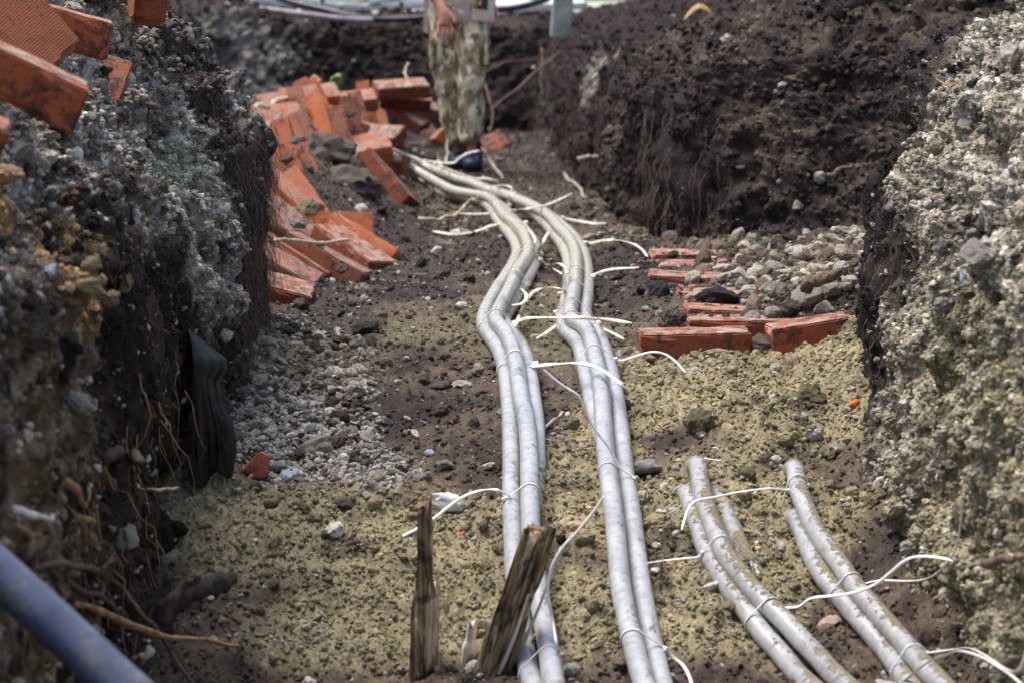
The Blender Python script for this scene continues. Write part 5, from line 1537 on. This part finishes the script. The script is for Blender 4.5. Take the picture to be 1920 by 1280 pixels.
def plant(px, py, Y, size, n, label, mat='green'):
    p = at(px, py, Y); root = empty('sprout', p); tag(root, label, 'plant')
    lm = leaf_mesh(size, size * .17, .6); lm.materials.append(M[mat])
    for k in range(n):
        o = bpy.data.objects.new('leaf', lm); COL.objects.link(o); o.parent = root
        o.rotation_euler = (random.uniform(.6, 1.3), 0, k * 2.4 + .4); o.scale = (random.uniform(.8, 1.2),) * 3
        so = None
    C = spline([(0, 0, -size * .5), (.0, 0, 0), (.004, 0, size * .3)], 8); V, F = tube(C, size * .03, seg=6)
    link_mesh('stem', mesh_np('stem', V, F), M[mat], root)
    return root
plant(634, 172, 11.3, .075, 7, "small green sprout growing behind the brick pile")
plant(604, 10, 15.2, .06, 5, "little yellow-green weed by the far hoses, near their crossing")
plant(752, 22, 15.2, .07, 5, "little yellow-green weed by the black hose, left of the person")
def dry_leaf(pts, wid, label, mat, name='leaf'):
    C = spline([at(*q) for q in pts], 20)
    V, F = tube(C, wid * np.sin(np.linspace(.25, 2.95, 20)), .0012, seg=8, up=(.4, -.3, 1))
    c0 = C[0]; o = link_mesh(name, mesh_np(name, local(V, c0), F), M[mat]); o.location = [float(v) for v in c0]
    return tag(o, label, 'leaf')
dry_leaf([(1545, 1198, 3.98), (1538, 1182, 3.96), (1552, 1166, 3.96), (1575, 1156, 3.98), (1588, 1166, 4.0)], .012, "curled greyish dry leaf between the two right cable groups", 'leaf_grey')
dry_leaf([(1536, 1190, 3.97), (1550, 1208, 3.93), (1562, 1228, 3.89), (1568, 1246, 3.86)], .008, "narrow dry leaf strip hanging below the curled leaf", 'leaf_grey')
mp0 = wall_hit('middle_trench_wall', 1310, 28)
YL = mp0[1] - .02
dry_leaf([(1282, 38, YL), (1296, 22, YL), (1312, 12, YL), (1328, 20, YL), (1338, 34, YL)], .014, "yellow dry leaf curled on top of the middle wall", 'leaf_dry')
mp1 = wall_hit('right_trench_wall', 1770, 158)
dry_leaf([(1755, 148, mp1[1] - .05), (1768, 156, mp1[1] - .05), (1785, 166, mp1[1] - .05)], .008, "orange dry leaf scrap caught on the right overhang", 'leaf_dry')

# ------------------------------------------------------------------ person at the far end (seen from the jacket hem down)
def skin_obj(name, verts, edges, radii, mat, parent, root=0, sub=2):
    me = bpy.data.meshes.new(name); me.from_pydata([tuple(v) for v in verts], edges, [])
    o = link_mesh(name, me, mat, parent)
    sk = o.modifiers.new("skin", 'SKIN'); sk.use_smooth_shade = True
    for i, r in enumerate(radii):
        rr = r if isinstance(r, tuple) else (r, r)
        me.skin_vertices[0].data[i].radius = rr
        me.skin_vertices[0].data[i].use_root = (i == root)
    s = o.modifiers.new("sub", 'SUBSURF'); s.levels = sub; s.render_levels = sub
    return o

def person():
    f = hit(868, 322)
    Y = f[1]; base = np.array([at(862, 300, Y)[0], Y, f[2]])
    root = empty('person', base)
    tag(root, "person in beige jacket and camouflage trousers standing at the far end", 'person')
    # all coordinates relative to the feet, x right, y away, z up; the person faces the camera
    root.scale = (.9, .9, .9)
    V = [(0, 0, .90), (0, .01, 1.12), (0, .02, 1.34), (0, .02, 1.48), (0, .0, 1.58), (0, -.01, 1.70),
         (-.065, 0, .84), (-.058, -.01, .46), (-.010, .06, .08), (.065, 0, .84), (.062, -.06, .46), (.060, -.05, .08),
         (-.17, .02, 1.42), (-.22, -.02, 1.12), (-.085, -.15, .82), (.17, .02, 1.42), (.25, .04, 1.14), (.17, -.06, .90),
         (-.065, -.17, .755), (.15, -.09, .84)]
    E = [(0, 1), (1, 2), (2, 3), (3, 4), (4, 5), (0, 6), (6, 7), (7, 8), (0, 9), (9, 10), (10, 11), (2, 12), (12, 13), (13, 14), (14, 18), (2, 15), (15, 16), (16, 17), (17, 19)]
    Rr = [(.10, .08), (.11, .08), (.15, .10), .055, .085, .085, .050, .036, .025, .050, .036, .025, .055, .042, .028, .055, .042, .028, (.042, .022), (.036, .02)]
    # fingers of both hands
    for s, w, fw in ((18, -1, (.015, -.02, -1)), (19, 1, (-.02, -.03, -1))):
        bx, by, bz = V[s]
        for j in range(4):
            ox = (j - 1.5) * .021
            L = (.050, .058, .054, .042)[j]
            V.append((bx + ox, by - .004, bz - .040)); V.append((bx + ox * 1.05, by - .016, bz - .040 - L * .6)); V.append((bx + ox * 1.0, by - .010, bz - .040 - L * 1.15))
            k = len(V) - 3
            E += [(s, k), (k, k + 1), (k + 1, k + 2)]; Rr += [.0095, .0088, .0075]
        V.append((bx + .040 * -w, by - .012, bz + .008)); V.append((bx + .050 * -w, by - .025, bz - .028))
        k = len(V) - 2; E += [(s, k), (k, k + 1)]; Rr += [.011, .009]
    skin_obj('body', V, E, Rr, M['skin'], root)
    # baggy camouflage trousers, one leg a little in front of the other
    V = [(0, 0, .92), (-.070, .01, .78), (-.072, .0, .60), (-.058, -.01, .44), (-.030, .04, .24), (-.012, .06, .12),
         (.066, -.02, .78), (.070, -.05, .60), (.062, -.07, .44), (.058, -.06, .24), (.060, -.05, .13)]
    E = [(0, 1), (1, 2), (2, 3), (3, 4), (4, 5), (0, 6), (6, 7), (7, 8), (8, 9), (9, 10)]
    Rr = [(.12, .10), (.086, .09), (.080, .082), .076, .062, .052, (.086, .09), (.080, .080), .074, .068, .062]
    tr = skin_obj('trousers', V, E, Rr, M['camo'], root, sub=3)
    dt = bpy.data.textures.new("cloth_folds", 'CLOUDS'); dt.noise_scale = .10
    dm = tr.modifiers.new("folds", 'DISPLACE'); dm.texture = dt; dm.strength = .040; dm.texture_coords = 'LOCAL'
    for x_, y_, z_ in ((.135, -.09, .60), (-.135, -.04, .58)):
        bm = bmesh.new(); bmesh.ops.create_cube(bm, size=1); bmesh.ops.scale(bm, vec=(.022, .10, .15), verts=bm.verts); bmesh.ops.bevel(bm, geom=bm.edges[:], offset=.008, segments=2, affect='EDGES')
        me = bpy.data.meshes.new('cargo_pocket'); bm.to_mesh(me); bm.free()
        cp_ = link_mesh('cargo_pocket', me, M['camo'], root); cp_.location = (x_, y_, z_)
    # jacket
    V = [(0, .0, .715), (0, .0, .90), (0, .01, 1.20), (0, .02, 1.40), (0, .02, 1.48), (-.19, .02, 1.41), (-.24, -.03, 1.12), (-.105, -.14, .865), (.19, .02, 1.41), (.26, .04, 1.13), (.18, -.05, .92)]
    E = [(0, 1), (1, 2), (2, 3), (3, 4), (3, 5), (5, 6), (6, 7), (3, 8), (8, 9), (9, 10)]
    Rr = [(.150, .130), (.152, .128), (.15, .115), (.15, .11), .07, .075, .062, .045, .075, .062, .05]
    jk = skin_obj('jacket', V, E, Rr, M['jacket'], root, root=1, sub=3)
    dt2 = bpy.data.textures.new("jacket_folds", 'CLOUDS'); dt2.noise_scale = .09
    dm = jk.modifiers.new("folds", 'DISPLACE'); dm.texture = dt2; dm.strength = .035; dm.texture_coords = 'LOCAL'
    # open jacket front flap hanging out on the right with its dark lining
    def panel(name, pts, depth, mat):
        n = len(pts); Vp = [(x, y, z) for x, y, z in pts] + [(x, y + depth, z) for x, y, z in pts]
        Fp = [tuple(range(n)), tuple(range(2 * n - 1, n - 1, -1))] + [(i, i + n, (i + 1) % n + n, (i + 1) % n) for i in range(n)]
        return link_mesh(name, mesh_np(name, Vp, Fp, False), M[mat], root)
    panel('lining', [(.090, -.115, .80), (.150, -.115, .79), (.153, -.115, 1.10), (.098, -.115, 1.10)], .03, 'jacket_dark')
    panel('flap', [(.060, -.135, .745), (.172, -.135, .735), (.180, -.135, 1.12), (.146, -.135, 1.12), (.142, -.135, .79), (.064, -.135, .80)], .02, 'jacket')
    panel('strap', [(-.172, -.10, .69), (-.150, -.10, .68), (-.148, -.10, .95), (-.168, -.10, .95)], .012, 'jacket')
    # boots
    for x, y in ((-.012, .06), (.060, -.05)):
        V = [(x, y + .05, .05), (x, y - .03, .05), (x + .005, y - .13, .035), (x, y + .04, .18)]
        skin_obj('boot', V, [(0, 1), (1, 2), (0, 3)], [(.055, .05), (.055, .05), (.042, .035), .050], M['boot'], root)
    # head details
    V = [(0, .02, 1.72), (0, .045, 1.66)]
    skin_obj('hair', V, [(0, 1)], [.095, .08], M['hair'], root)
    for s in (-1, 1):
        me = bpy.data.meshes.new('eye'); bm = bmesh.new(); bmesh.ops.create_icosphere(bm, subdivisions=2, radius=.012); bm.to_mesh(me); bm.free()
        e = link_mesh('eye', me, M['eye'], root); e.location = (.03 * s, -.088, 1.655)
        skin_obj('ear', [(.088 * s, 0, 1.66), (.092 * s, .005, 1.63)], [(0, 1)], [.014, .010], M['skin'], root, sub=1)
    skin_obj('nose', [(0, -.088, 1.655), (0, -.105, 1.625)], [(0, 1)], [.008, .013], M['skin'], root, sub=1)
    skin_obj('mouth', [(-.02, -.085, 1.585), (.02, -.085, 1.585)], [(0, 1)], [.006, .006], M['chip_orange'], root, sub=1)
person()
